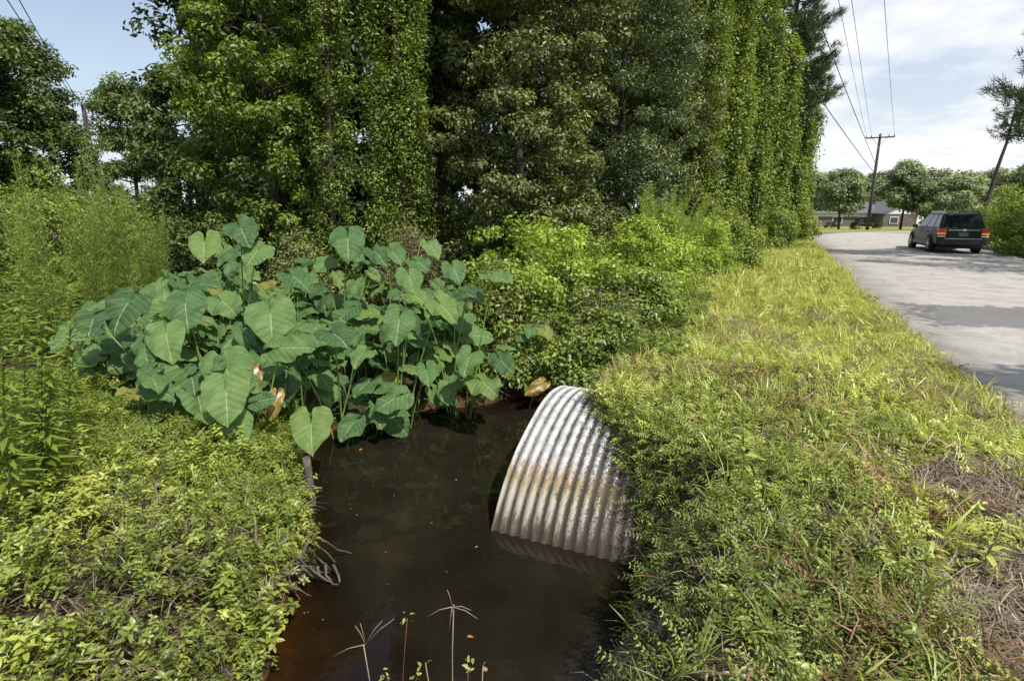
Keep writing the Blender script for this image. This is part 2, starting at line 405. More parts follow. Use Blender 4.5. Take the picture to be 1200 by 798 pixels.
# water sheet ---------------------------------------------------------------
def water_mat():
    m = bpy.data.materials.new('dark_water'); nt = nodes_of(m); o = N_(nt, 'ShaderNodeOutputMaterial')
    ge = N_(nt, 'ShaderNodeNewGeometry'); pos = ge.outputs['Position']
    at = N_(nt, 'ShaderNodeAttribute', attribute_name='depth')
    n1 = noise(nt, pos, 1.4, 5); n2 = noise(nt, pos, 140, 2); n3 = noise(nt, pos, 2.3, 2)
    body = ramp(nt, [(.3, (.0095, .0075, .005)), (.55, (.016, .0125, .008)), (.75, (.027, .021, .013))], n1).outputs[0]
    fl = ramp(nt, [(.735, (0, 0, 0)), (.77, (1, 1, 1))], n2).outputs[0]
    body = mixc(nt, math_(nt, 'MULTIPLY', fl, .35), body, (.2, .17, .12))
    d = N_(nt, 'ShaderNodeBsdfDiffuse'); lk(nt, body, d.inputs[0])
    tr = N_(nt, 'ShaderNodeBsdfTransparent'); tcol = ramp(nt, [(0, (.7, .52, .28)), (.5, (.4, .24, .08)), (1, (.1, .05, .015))], at.outputs['Fac']); lk(nt, tcol.outputs[0], tr.inputs[0])
    clear = ramp(nt, [(.03, (.8, .8, .8)), (.35, (.45, .45, .45)), (.75, (.02, .02, .02))], at.outputs['Fac']).outputs[0]
    m1 = N_(nt, 'ShaderNodeMixShader'); lk(nt, clear, m1.inputs[0]); lk(nt, d.outputs[0], m1.inputs[1]); lk(nt, tr.outputs[0], m1.inputs[2])
    bn = N_(nt, 'ShaderNodeBump'); bn.inputs['Strength'].default_value = .05; bn.inputs['Distance'].default_value = .05; lk(nt, noise(nt, pos, 5, 2), bn.inputs['Height'])
    fr = N_(nt, 'ShaderNodeFresnel'); fr.inputs['IOR'].default_value = 1.33; lk(nt, bn.outputs[0], fr.inputs['Normal'])
    gl = N_(nt, 'ShaderNodeBsdfGlossy'); gl.inputs['Roughness'].default_value = .03; lk(nt, bn.outputs[0], gl.inputs['Normal'])
    m2 = N_(nt, 'ShaderNodeMixShader'); lk(nt, fr.outputs[0], m2.inputs[0]); lk(nt, m1.outputs[0], m2.inputs[1]); lk(nt, gl.outputs[0], m2.inputs[2])
    lk(nt, m2.outputs[0], o.inputs[0]); return m
wx = np.arange(-4.5, 5.5, .1); wy = np.arange(-2, 10.5, .1)
WX, WY = np.meshgrid(wx, wy); wxx, wyy = WX.ravel(), WY.ravel()
dep = np.clip((WZ - height(wxx, wyy)) / .42, 0, 1)
wi = np.arange(len(wx) * len(wy)).reshape(len(wy), len(wx))
wq = np.stack([wi[:-1, :-1].ravel(), wi[:-1, 1:].ravel(), wi[1:, 1:].ravel(), wi[1:, :-1].ravel()], 1)
keep = (dep[wq].max(1) > 0) | (height(wxx[wq].mean(1), wyy[wq].mean(1)) < WZ + .12)
tag(link_mesh('water', np_mesh('water', np.stack([wxx, wyy, np.full(len(wxx), WZ)], 1), wq[keep], None, True, {'depth': dep}), water_mat()), kind='structure')

# road ------------------------------------------------------------------------
def road_mat():
    m = bpy.data.materials.new('asphalt'); nt = nodes_of(m); o = N_(nt, 'ShaderNodeOutputMaterial'); b = N_(nt, 'ShaderNodeBsdfPrincipled')
    ge = N_(nt, 'ShaderNodeNewGeometry'); pos = ge.outputs['Position']
    big = noise(nt, pos, .5, 5); fine = noise(nt, pos, 70, 3, .8); mid = noise(nt, pos, 6, 5)
    v = N_(nt, 'ShaderNodeTexVoronoi'); v.inputs['Scale'].default_value = 55; lk(nt, pos, v.inputs['Vector'])
    c = ramp(nt, [(.3, (.42, .385, .34)), (.7, (.58, .54, .48))], big).outputs[0]
    c = mixc(nt, .55, c, ramp(nt, [(.25, (.16, .145, .13)), (.6, (.5, .465, .42)), (.85, (.66, .62, .57))], fine).outputs[0])
    c = mixc(nt, .35, c, ramp(nt, [(0, (.54, .5, .46)), (.8, (.18, .165, .15))], v.outputs['Distance']).outputs[0])
    # dark repair patch across the lane: distance along the road frame
    def patch(cx, cy, ax, lx, ly, seed):
        mp = N_(nt, 'ShaderNodeMapping', vector_type='TEXTURE'); mp.inputs['Location'].default_value = (cx, cy, 0); mp.inputs['Rotation'].default_value = (0, 0, ax); mp.inputs['Scale'].default_value = (lx, ly, 1)
        lk(nt, pos, mp.inputs[0]); s = N_(nt, 'ShaderNodeSeparateXYZ'); lk(nt, mp.outputs[0], s.inputs[0])
        a = math_(nt, 'MAXIMUM', math_(nt, 'ABSOLUTE', s.outputs[0]), math_(nt, 'ABSOLUTE', s.outputs[1]))
        a = math_(nt, 'ADD', a, math_(nt, 'MULTIPLY', math_(nt, 'SUBTRACT', mid, .5), .9))
        return ramp(nt, [(.86, (1, 1, 1)), (.98, (0, 0, 0))], a).outputs[0]
    c = mixc(nt, .4, c, ramp(nt, [(.35, (.2, .185, .17)), (.65, (.6, .56, .5))], noise(nt, pos, 22, 4, .75)).outputs[0])
    c = mixc(nt, .3, c, ramp(nt, [(.35, (.22, .205, .19)), (.6, (.55, .51, .46))], noise(nt, pos, 1.7, 5, .6)).outputs[0])
    p1 = patch(9.5, 9.9, R(-20), 2.2, 1.3, 0)
    dk = ramp(nt, [(.3, (.09, .092, .095)), (.7, (.2, .2, .2))], fine).outputs[0]
    c = mixc(nt, math_(nt, 'MULTIPLY', p1, .85), c, dk)
    v2 = N_(nt, 'ShaderNodeTexVoronoi', feature='DISTANCE_TO_EDGE'); v2.inputs['Scale'].default_value = .55
    wob = N_(nt, 'ShaderNodeVectorMath', operation='ADD'); nz = N_(nt, 'ShaderNodeTexNoise'); nz.inputs['Scale'].default_value = 1.5; lk(nt, pos, nz.inputs['Vector']); lk(nt, pos, wob.inputs[0]); lk(nt, nz.outputs['Color'], wob.inputs[1]); lk(nt, wob.outputs[0], v2.inputs['Vector'])
    ck = ramp(nt, [(.0, (1, 1, 1)), (.012, (0, 0, 0))], v2.outputs['Distance']).outputs[0]
    c = mixc(nt, math_(nt, 'MULTIPLY', math_(nt, 'MULTIPLY', ck, ramp(nt, [(.4, (0, 0, 0)), (.65, (1, 1, 1))], big).outputs[0]), .85), c, (.05, .045, .04))
    lk(nt, c, b.inputs['Base Color']); b.inputs['Roughness'].default_value = .85; b.inputs['Specular IOR Level'].default_value = .25
    bn = N_(nt, 'ShaderNodeBump'); bn.inputs['Strength'].default_value = .5; bn.inputs['Distance'].default_value = .01; lk(nt, fine, bn.inputs['Height']); lk(nt, bn.outputs[0], b.inputs['Normal'])
    lk(nt, b.outputs[0], o.inputs[0]); return m
left = [(-15, -40), (.2, -5), (2.45, 0), (4.6, 5), (8.45, 14), (12.7, 23.2), (17.0, 32.7), (20.0, 38.8), (22.6, 43.0), (26.5, 46.6), (33, 49.4), (42, 51.2), (60, 52.5), (120, 53)]
def resample(P, step):
    P = np.array(P, float); s = np.r_[0, np.cumsum(np.linalg.norm(np.diff(P, axis=0), axis=1))]
    t = np.arange(0, s[-1], step); Q = np.stack([np.interp(t, s, P[:, k]) for k in (0, 1)], 1)
    for _ in range(6): Q[1:-1] = .5 * Q[1:-1] + .25 * (Q[:-2] + Q[2:])
    return Q
LQ = resample(left, .5)
tg = np.gradient(LQ, axis=0); tg /= np.linalg.norm(tg, axis=1, keepdims=True); nr = np.stack([tg[:, 1], -tg[:, 0]], 1)
def road_z(y): return .035 - .9 * sstep(42, 85, y)
ws = np.array([0, .06, 1.2, 2.4, 3.6, 4.8, 6.0, 7.1, 7.16]); rows = []
for i in range(len(LQ)):
    jag = .34 * (fbm(LQ[i, 0:1] * 1, LQ[i, 1:2], 1.3, 33)[0] - .5) + .22 * (vnoise(LQ[i, 0:1], LQ[i, 1:2], 3.7, 34)[0] - .5)
    for j, w in enumerate(ws):
        ww = w + (jag if j < 2 else 0); p = LQ[i] + nr[i] * ww
        z = road_z(LQ[i, 1]) + .05 * (1 - ((w - 3.55) / 3.55) ** 2) - (.12 if j in (0, 8) else 0)
        rows.append((p[0], p[1], z))
k = len(ws); ri = np.arange(len(rows)).reshape(-1, k)
rq = np.stack([ri[:-1, :-1].ravel(), ri[:-1, 1:].ravel(), ri[1:, 1:].ravel(), ri[1:, :-1].ravel()], 1)
tag(link_mesh('road', np_mesh('road', np.array(rows), rq, None, False), road_mat()), kind='structure')

# ------------------------------------------------------------------ culvert pipe
def pipe_mat():
    m = bpy.data.materials.new('weathered_steel'); nt = nodes_of(m); o = N_(nt, 'ShaderNodeOutputMaterial'); b = N_(nt, 'ShaderNodeBsdfPrincipled')
    tc = N_(nt, 'ShaderNodeTexCoord'); ob = tc.outputs['Object']; s = N_(nt, 'ShaderNodeSeparateXYZ'); lk(nt, ob, s.inputs[0])
    st = N_(nt, 'ShaderNodeMapping'); st.inputs['Scale'].default_value = (14, 3, 2.2); lk(nt, ob, st.inputs[0])
    n1 = noise(nt, ob, 9, 6, .65); n2 = noise(nt, st.outputs[0], 2.2, 6, .7); n3 = noise(nt, ob, 45, 4, .7); n4 = noise(nt, ob, 2.2, 3)
    zz = math_(nt, 'ADD', s.outputs[2], math_(nt, 'MULTIPLY', math_(nt, 'SUBTRACT', n2, .5), .55))      # height over the water
    white = ramp(nt, [(.3, (.36, .36, .35)), (.6, (.6, .6, .585))], n1).outputs[0]
    band = ramp(nt, [(.0, (.11, .085, .06)), (.1, (.2, .15, .11)), (.17, (.38, .33, .29)), (.3, (.5, .44, .36)), (.36, (.37, .35, .18)), (.45, (.3, .18, .08)), (.55, (.44, .37, .29)), (.62, (.56, .56, .55))], zz).outputs[0]
    wz = ramp(nt, [(.45, (0, 0, 0)), (.58, (1, 1, 1))], zz).outputs[0]
    pm = ramp(nt, [(.33, (.5, .5, .5)), (.55, (1, 1, 1))], noise(nt, ob, 5.5, 5, .7)).outputs[0]
    band = mixc(nt, pm, (.42, .395, .36), band)
    c = mixc(nt, wz, band, white)
    at = N_(nt, 'ShaderNodeAttribute', attribute_name='groove')
    # dirt sits in the grooves and spreads toward the buried end
    dx = N_(nt, 'ShaderNodeMapRange'); lk(nt, s.outputs[0], dx.inputs[0]); dx.inputs[1].default_value = .2; dx.inputs[2].default_value = 1.5
    thr = math_(nt, 'ADD', math_(nt, 'MULTIPLY', dx.outputs[0], .34), math_(nt, 'MULTIPLY', at.outputs['Fac'], .2))
    spk = math_(nt, 'ADD', math_(nt, 'MULTIPLY', n3, .6), math_(nt, 'MULTIPLY', n2, .45))
    dirt = ramp(nt, [(.68, (0, 0, 0)), (.77, (1, 1, 1))], math_(nt, 'ADD', spk, thr)).outputs[0]
    c = mixc(nt, math_(nt, 'MULTIPLY', dirt, .88), c, ramp(nt, [(.35, (.05, .045, .042)), (.65, (.13, .1, .075))], n1).outputs[0])
    low = ramp(nt, [(.0, (1, 1, 1)), (.16, (0, 0, 0))], math_(nt, 'ADD', zz, math_(nt, 'MULTIPLY', math_(nt, 'SUBTRACT', n3, .5), .3))).outputs[0]
    c = mixc(nt, math_(nt, 'MULTIPLY', low, .8), c, (.05, .04, .03))
    g = math_(nt, 'MULTIPLY', at.outputs['Fac'], math_(nt, 'ADD', .3, math_(nt, 'MULTIPLY', n2, .85)))
    lowg = N_(nt, 'ShaderNodeMapRange'); lk(nt, s.outputs[2], lowg.inputs[0]); lowg.inputs[1].default_value = .5; lowg.inputs[2].default_value = .05; lowg.inputs[4].default_value = .5
    g = math_(nt, 'ADD', g, math_(nt, 'MULTIPLY', at.outputs['Fac'], lowg.outputs[0]), True)
    c = mixc(nt, g, c, (.055, .045, .035))
    lk(nt, c, b.inputs['Base Color']); b.inputs['Roughness'].default_value = .92; b.inputs['Specular IOR Level'].default_value = .08
    bn = N_(nt, 'ShaderNodeBump'); bn.inputs['Strength'].default_value = .35; bn.inputs['Distance'].default_value = .01; lk(nt, n3, bn.inputs['Height']); lk(nt, bn.outputs[0], b.inputs['Normal'])
    lk(nt, b.outputs[0], o.inputs[0]); return m
def build_pipe():
    pitch = .106; L = 4.2; nu = int(L / .0095); nth = 120
    u = np.linspace(0, L, nu); th = np.linspace(-np.pi, np.pi, nth, endpoint=False)     # th=0 is the crown
    corr = .010 * np.cos(2 * np.pi * u / pitch)
    def ring(off):
        y = np.sin(th); z = np.cos(th)
        zf = np.where(z < 0, z * .62, z)                                  # flattened floor, a pipe arch
        rr = PR + corr[:, None] + off
        dent = .018 * np.sin(3 * th + .6)[None, :] + .035 * np.exp(-((th + .35) / .25) ** 2)[None, :] * np.exp(-u / .5)[:, None] * -1
        rr = rr + dent
        return np.stack([np.repeat(u[:, None], nth, 1), rr * y[None], rr * zf[None] - PD], 2)
    A = ring(0); B = ring(-.02)
    V = np.concatenate([A.reshape(-1, 3), B.reshape(-1, 3)]); n0 = nu * nth
    i, j = np.meshgrid(np.arange(nu - 1), np.arange(nth), indexing='ij'); i = i.ravel(); j = j.ravel(); j2 = (j + 1) % nth
    out = np.stack([i * nth + j, (i + 1) * nth + j, (i + 1) * nth + j2, i * nth + j2], 1)
    inn = out[:, ::-1] + n0
    jj = np.arange(nth); j2 = (jj + 1) % nth
    rim = np.stack([jj, j2, j2 + n0, jj + n0], 1)
    gr = np.clip(.5 - .5 * np.cos(2 * np.pi * u / pitch), 0, 1) ** 2
    grv = np.tile(np.repeat(gr, nth), 2)
    me = np_mesh('culvert_pipe', V, np.concatenate([out, inn, rim]), None, True, {'groove': grv})
    o = link_mesh('culvert_pipe', me, pipe_mat()); o.location = (PC[0], PC[1], WZ); o.rotation_euler = (0, 0, math.atan2(AX[1], AX[0]))
    tag(o, 'white corrugated metal culvert pipe with rust stains, half sunk in the dark water', 'culvert')
build_pipe()

# ------------------------------------------------------------------ trees
def bend_path(p0, p1, n, amp, r):
    t = np.linspace(0, 1, n)[:, None]; p = np.asarray(p0) * (1 - t) + np.asarray(p1) * t
    return p + np.cumsum(r.normal(0, amp, (n, 3)), 0) * t * (1 - t * .3)
def clump_leaves(buf, tpl, C, rad, per, size, r, flat=.65, tint0=None, out=1.0, updir=.7, jit=.12):
    nc = len(C); n = nc * per; ci = np.repeat(np.arange(nc), per)
    g = r.normal(size=(n, 3)); g /= np.linalg.norm(g, axis=1, keepdims=True); g *= (r.uniform(0, 1, (n, 1)) ** .45)
    off = g * np.array([1, 1, flat]) * rad[ci][:, None]
    P = C[ci] + off
    Nn = g * out + np.array([0, 0, updir]) + r.normal(0, .45, (n, 3))
    Nn /= np.linalg.norm(Nn, axis=1, keepdims=True)
    T = r.normal(size=(n, 3)) + g * .6 + np.array([0, 0, -.5]); T -= Nn * (T * Nn).sum(1, keepdims=True)
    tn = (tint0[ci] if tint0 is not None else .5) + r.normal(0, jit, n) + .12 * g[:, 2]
    buf.inst(tpl, P, T, Nn, size * r.uniform(.65, 1.3, n), np.clip(tn, 0, 1))
def broadleaf(label, x, y, H, Rad, z0, mat, seed, nclump=110, per=240, leaf=.1, tpl=LEAF, trunk_r=.16, crad=.55, group=None, name='broadleaf_tree', trunk_mat='bark', squash=1.0, tint=.45, lean=(0, 0), base=None, shape=1.0, vflat=.6, fine=1.0):
    nclump = int(nclump * fine); per = int(per / fine); crad = crad / fine ** .42
    r = np.random.default_rng(seed); gzv = gz(x, y) if base is None else base
    root = empty(name, (x, y, gzv), 0, label, 'tree', group)
    # crown envelope: radius against height, with lobes
    t = r.uniform(0, 1, nclump * 3); a = r.uniform(0, 2 * np.pi, nclump * 3)
    env = np.sin(np.pi * np.clip(.12 + .83 * t, 0, 1)) ** (.6 * shape)
    lobe = .72 + .5 * vnoise(np.cos(a) * 1.5 + 7, np.sin(a) * 1.5 + t * 4, 1.3, seed)
    q = r.uniform(.25, 1, nclump * 3) ** .5
    rr = Rad * env * lobe * q
    C = np.stack([np.cos(a) * rr + lean[0] * t, np.sin(a) * rr * squash + lean[1] * t, z0 + (H - z0) * t], 1)[:nclump]
    q = q[:nclump]
    b = Buf(); tp = bend_path((0, 0, -.15), (lean[0] * .7, lean[1] * .7, H * .86), 10, .06 * Rad / 2, r)
    b.tube(tp, trunk_r, trunk_r * .25, 8, .5)
    for i in r.choice(nclump, min(nclump, 34), replace=False):
        c = C[i]; zt = max(min(c[2] - .35 * math.hypot(c[0], c[1]), H * .8), .25 * H * .3)
        k_ = np.array([np.interp(zt, tp[:, 2], tp[:, d]) for d in range(3)])
        b.tube(bend_path(k_, c, 5, .05, r), trunk_r * .32, .012, 4, .5)
    b.build('trunk', M[trunk_mat], root, True)
    cb = Buf(); rad = crad * r.uniform(.6, 1.35, nclump)
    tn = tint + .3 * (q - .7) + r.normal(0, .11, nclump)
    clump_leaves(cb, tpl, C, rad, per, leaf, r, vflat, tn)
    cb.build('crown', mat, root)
    return root
def vine_column(label, x, y, H, rad, mat, seed, n=11000, leaf=.085, tint=.5, group=None, name='vine_covered_tree', flare=.0, trunk_r=.17):
    r = np.random.default_rng(seed)
    root = empty(name, (x, y, gz(x, y)), 0, label, 'tree', group)
    tp = bend_path((0, 0, -.15), (r.normal(0, .25), r.normal(0, .25), H), 12, .04, r)
    b = Buf(); b.tube(tp, trunk_r, trunk_r * .5, 8, .5)
    for i in range(12):
        zt = r.uniform(.4, .95) * H; a = r.uniform(0, 6.28); k_ = np.array([np.interp(zt, tp[:, 2], tp[:, d]) for d in range(3)])
        b.tube(bend_path(k_, k_ + np.array([math.cos(a), math.sin(a), .3]) * rad * 1.2, 4, .04, r), .04, .012, 4, .5)
    b.build('trunk', M['bark'], root, True)
    t = r.uniform(0, 1, n) ** .95; a = r.uniform(0, 2 * np.pi, n); z = .05 + t * (H - .05)
    lump = fbm(np.cos(a) * 1.3 + seed, z * .75 + np.sin(a) * 1.3, 1.25, seed)
    cl = .3 + 1.25 * lump ** 1.15 + .4 * vnoise(a * 2 + 3, z * 2.2, 1.0, seed + 5)
    strand = fbm(a * 2.2 + .4 * np.sin(z * 1.3), z * .55, 1.0, seed + 9)
    keep = r.uniform(0, 1, n) < sstep(.26, .5, .55 * lump + .45 * strand) + .06
    cl *= 1 + flare * np.exp(-z / 1.2)
    R_ = rad * cl * r.uniform(.55, 1.0, n) ** .35
    cx = np.interp(z, tp[:, 2], tp[:, 0]); cy = np.interp(z, tp[:, 2], tp[:, 1])
    P = np.stack([cx + np.cos(a) * R_, cy + np.sin(a) * R_, z], 1)
    o = np.stack([np.cos(a), np.sin(a), np.full(n, .55)], 1) + r.normal(0, .4, (n, 3)); o /= np.linalg.norm(o, axis=1, keepdims=True)
    T = np.array([0, 0, -1.]) + r.normal(0, .5, (n, 3)); T -= o * (T * o).sum(1, keepdims=True)
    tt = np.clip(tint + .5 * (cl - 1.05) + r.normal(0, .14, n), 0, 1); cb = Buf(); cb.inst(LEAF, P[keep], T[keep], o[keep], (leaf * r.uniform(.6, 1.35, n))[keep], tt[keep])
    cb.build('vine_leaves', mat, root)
    return root
def tuft_needles(buf, C, D, r, per=26, L=.26, w=.016, tint=.5):
    n = len(C) * per; ci = np.repeat(np.arange(len(C)), per)
    d = D[ci] * .8 + r.normal(0, .65, (n, 3)); d /= np.linalg.norm(d, axis=1, keepdims=True)
    P = C[ci] + r.normal(0, .07, (n, 3))
    tpl = (np.array([[0, -.5, 0], [0, .5, 0], [1, 0, 0.]]), np.array([[0, 1, 2]]), np.zeros(3))
    S = np.stack([L * r.uniform(.7, 1.2, n), np.full(n, w), np.ones(n)], 1)
    buf.inst(tpl, P, d, unit(n, r), S, np.clip(tint + r.normal(0, .2, n), 0, 1))
def pine(label, x, y, H, z0, Rad, seed, nbr=42, tufts=16, lean=(0, 0), trunk_r=.2, mat='needle', dead=0, L=.26, w=.018, per=26, az=None, base=None):
    r = np.random.default_rng(seed); root = empty('pine_tree', (x, y, gz(x, y) if base is None else base), 0, label, 'tree')
    tp = bend_path((0, 0, -.15), (lean[0], lean[1], H), 12, .05, r)
    b = Buf(); b.tube(tp, trunk_r, trunk_r * .35, 9, .5); cb = Buf()
    for i in range(nbr):
        t = r.uniform(0, 1) ** .8; zt = z0 + (H * .98 - z0) * t; a = r.uniform(0, 6.28) if az is None else r.normal(az, .9)
        k_ = np.array([np.interp(zt, tp[:, 2], tp[:, d]) for d in range(3)]); Lb = Rad * (1 - .65 * t) * r.uniform(.5, 1.1)
        e = k_ + np.array([math.cos(a) * Lb, math.sin(a) * Lb, Lb * r.uniform(-.1, .5)])
        bp = bend_path(k_, e, 6, .06, r); b.tube(bp, .05, .012, 4, .5)
        nt_ = max(3, int(tufts * Lb / Rad)); tt = r.uniform(.35, 1.0, nt_)
        C = np.stack([np.interp(tt, np.linspace(0, 1, 6), bp[:, d]) for d in range(3)], 1) + r.normal(0, .16, (nt_, 3))
        D = np.tile(np.array([math.cos(a), math.sin(a), .8]), (nt_, 1))
        tuft_needles(cb, C, D, r, per, L, w, .5 + r.normal(0, .12))
    b.build('trunk', M['bark'], root, True); cb.build('crown', M[mat], root)
    return root
def shrub(label, x, y, rx, ry, h, mat, seed, n=9000, leaf=.09, tpl=LEAF, tint=.5, name='shrub', cat='shrub', base=None, crad=.3, group=None, dead=0, per=120):
    r = np.random.default_rng(seed); root = empty(name, (x, y, gz(x, y) if base is None else base), 0, label, cat, group)
    nc = max(12, n // per); a = r.uniform(0, 6.28, nc); el = np.arcsin(r.uniform(0, 1, nc)); q = r.uniform(.3, 1, nc) ** .4
    lob = .75 + .45 * vnoise(np.cos(a) * 2 + 5, np.sin(a) * 2 + el * 2, 1.4, seed)
    C = np.stack([np.cos(a) * np.cos(el) * rx * q * lob, np.sin(a) * np.cos(el) * ry * q * lob, .12 + np.sin(el) * h * q * lob], 1)
    b = Buf()
    for i in range(min(nc, 16)): b.tube(bend_path((C[i, 0] * .15, C[i, 1] * .15, -.08), C[i], 5, .04, r), .022, .006, 4, .5)
    b.build('stem', M['bark'], root, True)
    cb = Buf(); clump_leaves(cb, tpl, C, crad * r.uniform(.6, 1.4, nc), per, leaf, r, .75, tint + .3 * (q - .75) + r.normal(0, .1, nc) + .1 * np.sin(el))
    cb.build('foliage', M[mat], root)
    if dead:
        db = Buf(); P = C[r.integers(0, nc, dead)] * 1.03 + r.normal(0, .1, (dead, 3)); scatter(db, TP_STRAW, P, r.uniform(.25, .5, dead), .7, r.uniform(.2, .8, dead), r); db.build('dead_foliage', M['deadvine'], root)
    return root
def fennel(label, x, y, h, seed, n=16, spread=.6, mat='fennel', group=None, base=None, tint=.5, name='feathery_weed', tw=.008):
    """tall feathery plume weed: several stems in fine thread leaves"""
    r = np.random.default_rng(seed); root = empty(name, (x, y, gz(x, y) if base is None else base), 0, label, 'plant', group)
    sb, fb = Buf(), Buf()
    for i in range(n):
        a = r.uniform(0, 6.28); s = spread * r.uniform(.1, 1); hh = h * r.uniform(.65, 1.05)
        p0 = np.array([r.normal(0, .12) * spread, r.normal(0, .12) * spread, -.05]); p1 = np.array([math.cos(a) * s, math.sin(a) * s, hh])
        path = bend_path(p0, p1, 7, .02, r); sb.tube(path, .009, .003, 4, .5)
        m = 260; t = r.uniform(.3, 1.03, m); C = np.stack([np.interp(t, np.linspace(0, 1, 7), path[:, d]) for d in range(3)], 1)
        b_ = r.uniform(0, 6.28, m); wd = .16 * (1.1 - t) + .03
        D = np.stack([np.cos(b_), np.sin(b_), np.full(m, .9)], 1) + r.normal(0, .25, (m, 3))
        C = C + D * (wd * r.uniform(0, .7, m))[:, None]
        tpl = (np.array([[0, -.5, 0], [0, .5, 0], [1, 0, 0.]]), np.array([[0, 1, 2]]), np.array([-.05, -.05, .1]))
        S = np.stack([(wd + .03) * r.uniform(.6, 1.2, m), np.full(m, tw), np.ones(m)], 1)
        fb.inst(tpl, C, D, unit(m, r), S, np.clip(tint + r.normal(0, .15, m) + .15 * (t - .6), 0, 1))
    sb.build('stem', M['stem'], root); fb.build('foliage', M[mat], root); return root

def px(u, Y): return x_at(u, Y)
# front of the wood, from the left of the photograph to the right
broadleaf('big bright green leafy tree with open left edge, in front of the dark wood', px(324, 15), 15, 10.2, 1.9, .9, M['bright'], 101, 190, 400, .11, trunk_r=.15, crad=.5, tint=.42, shape=.6, fine=2.0)
broadleaf('slender leafy sapling in the shade left of the bright tree', px(225, 17.5), 17.5, 5.6, 1.5, .5, M['oak'], 102, 70, 260, .135, trunk_r=.07, crad=.5, tint=.4)
broadleaf('thin leaning trunk wrapped in vines, right of the big bright tree', px(385, 13.6), 13.6, 7.5, .42, .3, M['vine'], 103, 70, 170, .085, trunk_r=.09, crad=.27, tint=.42, shape=.2, vflat=1.6, fine=1.5, lean=(.35, 0), name='vine_covered_tree')
broadleaf('thick trunk fully covered in pale vines in the middle of the wood', px(470, 14.2), 14.2, 10.5, 0.72, .2, M['vine'], 104, 230, 260, .08, trunk_r=.2, crad=.34, tint=.5, shape=.22, name='vine_covered_tree', vflat=1.7, fine=1.6)
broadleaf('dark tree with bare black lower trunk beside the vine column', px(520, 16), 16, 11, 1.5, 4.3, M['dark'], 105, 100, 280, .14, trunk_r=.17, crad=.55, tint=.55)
broadleaf('dense grey green tree leafy down to the ground, centre of the wood', px(612, 14.6), 14.6, 10, 2.0, .7, M['grey'], 106, 220, 430, .104, trunk_r=.14, crad=.5, tint=.45, shape=.35, fine=2.2)
broadleaf('blue green small leaved tree right of the dense grey green one', px(722, 17), 17, 11, 1.9, .6, M['blue'], 107, 190, 430, .1, LEAFN, trunk_r=.15, crad=.52, tint=.5, shape=.4, fine=2.2)
broadleaf('pale loose tree standing behind the feathery weed clump', px(775, 19.5), 19.5, 11.5, 1.5, .8, M['grey'], 108, 140, 380, .108, LEAFN, trunk_r=.14, crad=.5, tint=.55, shape=.4, fine=2)
vc = [(808, 20, 12, .72, 'tall vine covered trunk at the left end of the roadside row', .46), (841, 22.5, 12.5, .62, 'second vine covered trunk of the roadside row, in brighter leaf', .58), (868, 26, 12.5, .68, 'third vine covered trunk of the roadside row', .48), (891, 30, 9.6, .8, 'fourth vine covered trunk of the roadside row, under the pine crown', .55), (914, 35, 8.4, 1.0, 'last vine covered trunk of the roadside row, nearest the road bend', .54)]
for i, (u, Y, H, rad, lb, tn) in enumerate(vc):
    broadleaf(lb, px(u, Y), Y, H, rad * 1.45, .2, M['vine'], 120 + i, 200, 260, .11 + .014 * i, trunk_r=.17, crad=.42 + .05 * i, tint=tn, shape=.28, vflat=1.9, fine=1.9, name='vine_covered_tree', group='vine covered trunks along the road')
pine('tall pine with ragged dark crown overhanging the roadside row', px(908, 33), 33, 15.5, 5.6, 3.1, 131, 110, 34, trunk_r=.22, L=.32, w=.03)
# dark trees behind them
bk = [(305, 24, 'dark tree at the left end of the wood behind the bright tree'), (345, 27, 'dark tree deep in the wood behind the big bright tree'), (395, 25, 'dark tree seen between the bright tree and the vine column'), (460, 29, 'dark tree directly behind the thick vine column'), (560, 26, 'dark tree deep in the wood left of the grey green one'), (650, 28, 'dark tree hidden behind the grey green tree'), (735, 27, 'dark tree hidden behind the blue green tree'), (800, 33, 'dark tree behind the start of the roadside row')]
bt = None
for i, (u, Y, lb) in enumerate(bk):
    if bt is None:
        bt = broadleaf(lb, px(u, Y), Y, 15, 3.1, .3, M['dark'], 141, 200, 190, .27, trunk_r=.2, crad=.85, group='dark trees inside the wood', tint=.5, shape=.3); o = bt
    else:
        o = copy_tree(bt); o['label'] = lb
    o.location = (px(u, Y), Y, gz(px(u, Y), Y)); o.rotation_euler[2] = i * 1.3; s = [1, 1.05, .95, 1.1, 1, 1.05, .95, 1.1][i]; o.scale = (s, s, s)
# far left
broadleaf('broad dark oak at the left edge with its rounded top against the sky', px(48, 30), 30, 10.6, 3.5, 1.0, M['oak'], 151, 170, 260, .21, trunk_r=.25, crad=.85, tint=.4, lean=(-.9, 0))
broadleaf('dark tree at the far left edge of the photograph behind tall weeds', px(-22, 27), 27, 10.0, 3.0, 1.0, M['oak'], 152, 120, 260, .21, trunk_r=.22, crad=.8, tint=.36)
broadleaf('small round crowned tree far off between the oak and the wood', px(165, 40), 40, 9.9, 2.6, 1.0, M['oak'], 153, 100, 220, .23, trunk_r=.18, crad=.8, tint=.5)
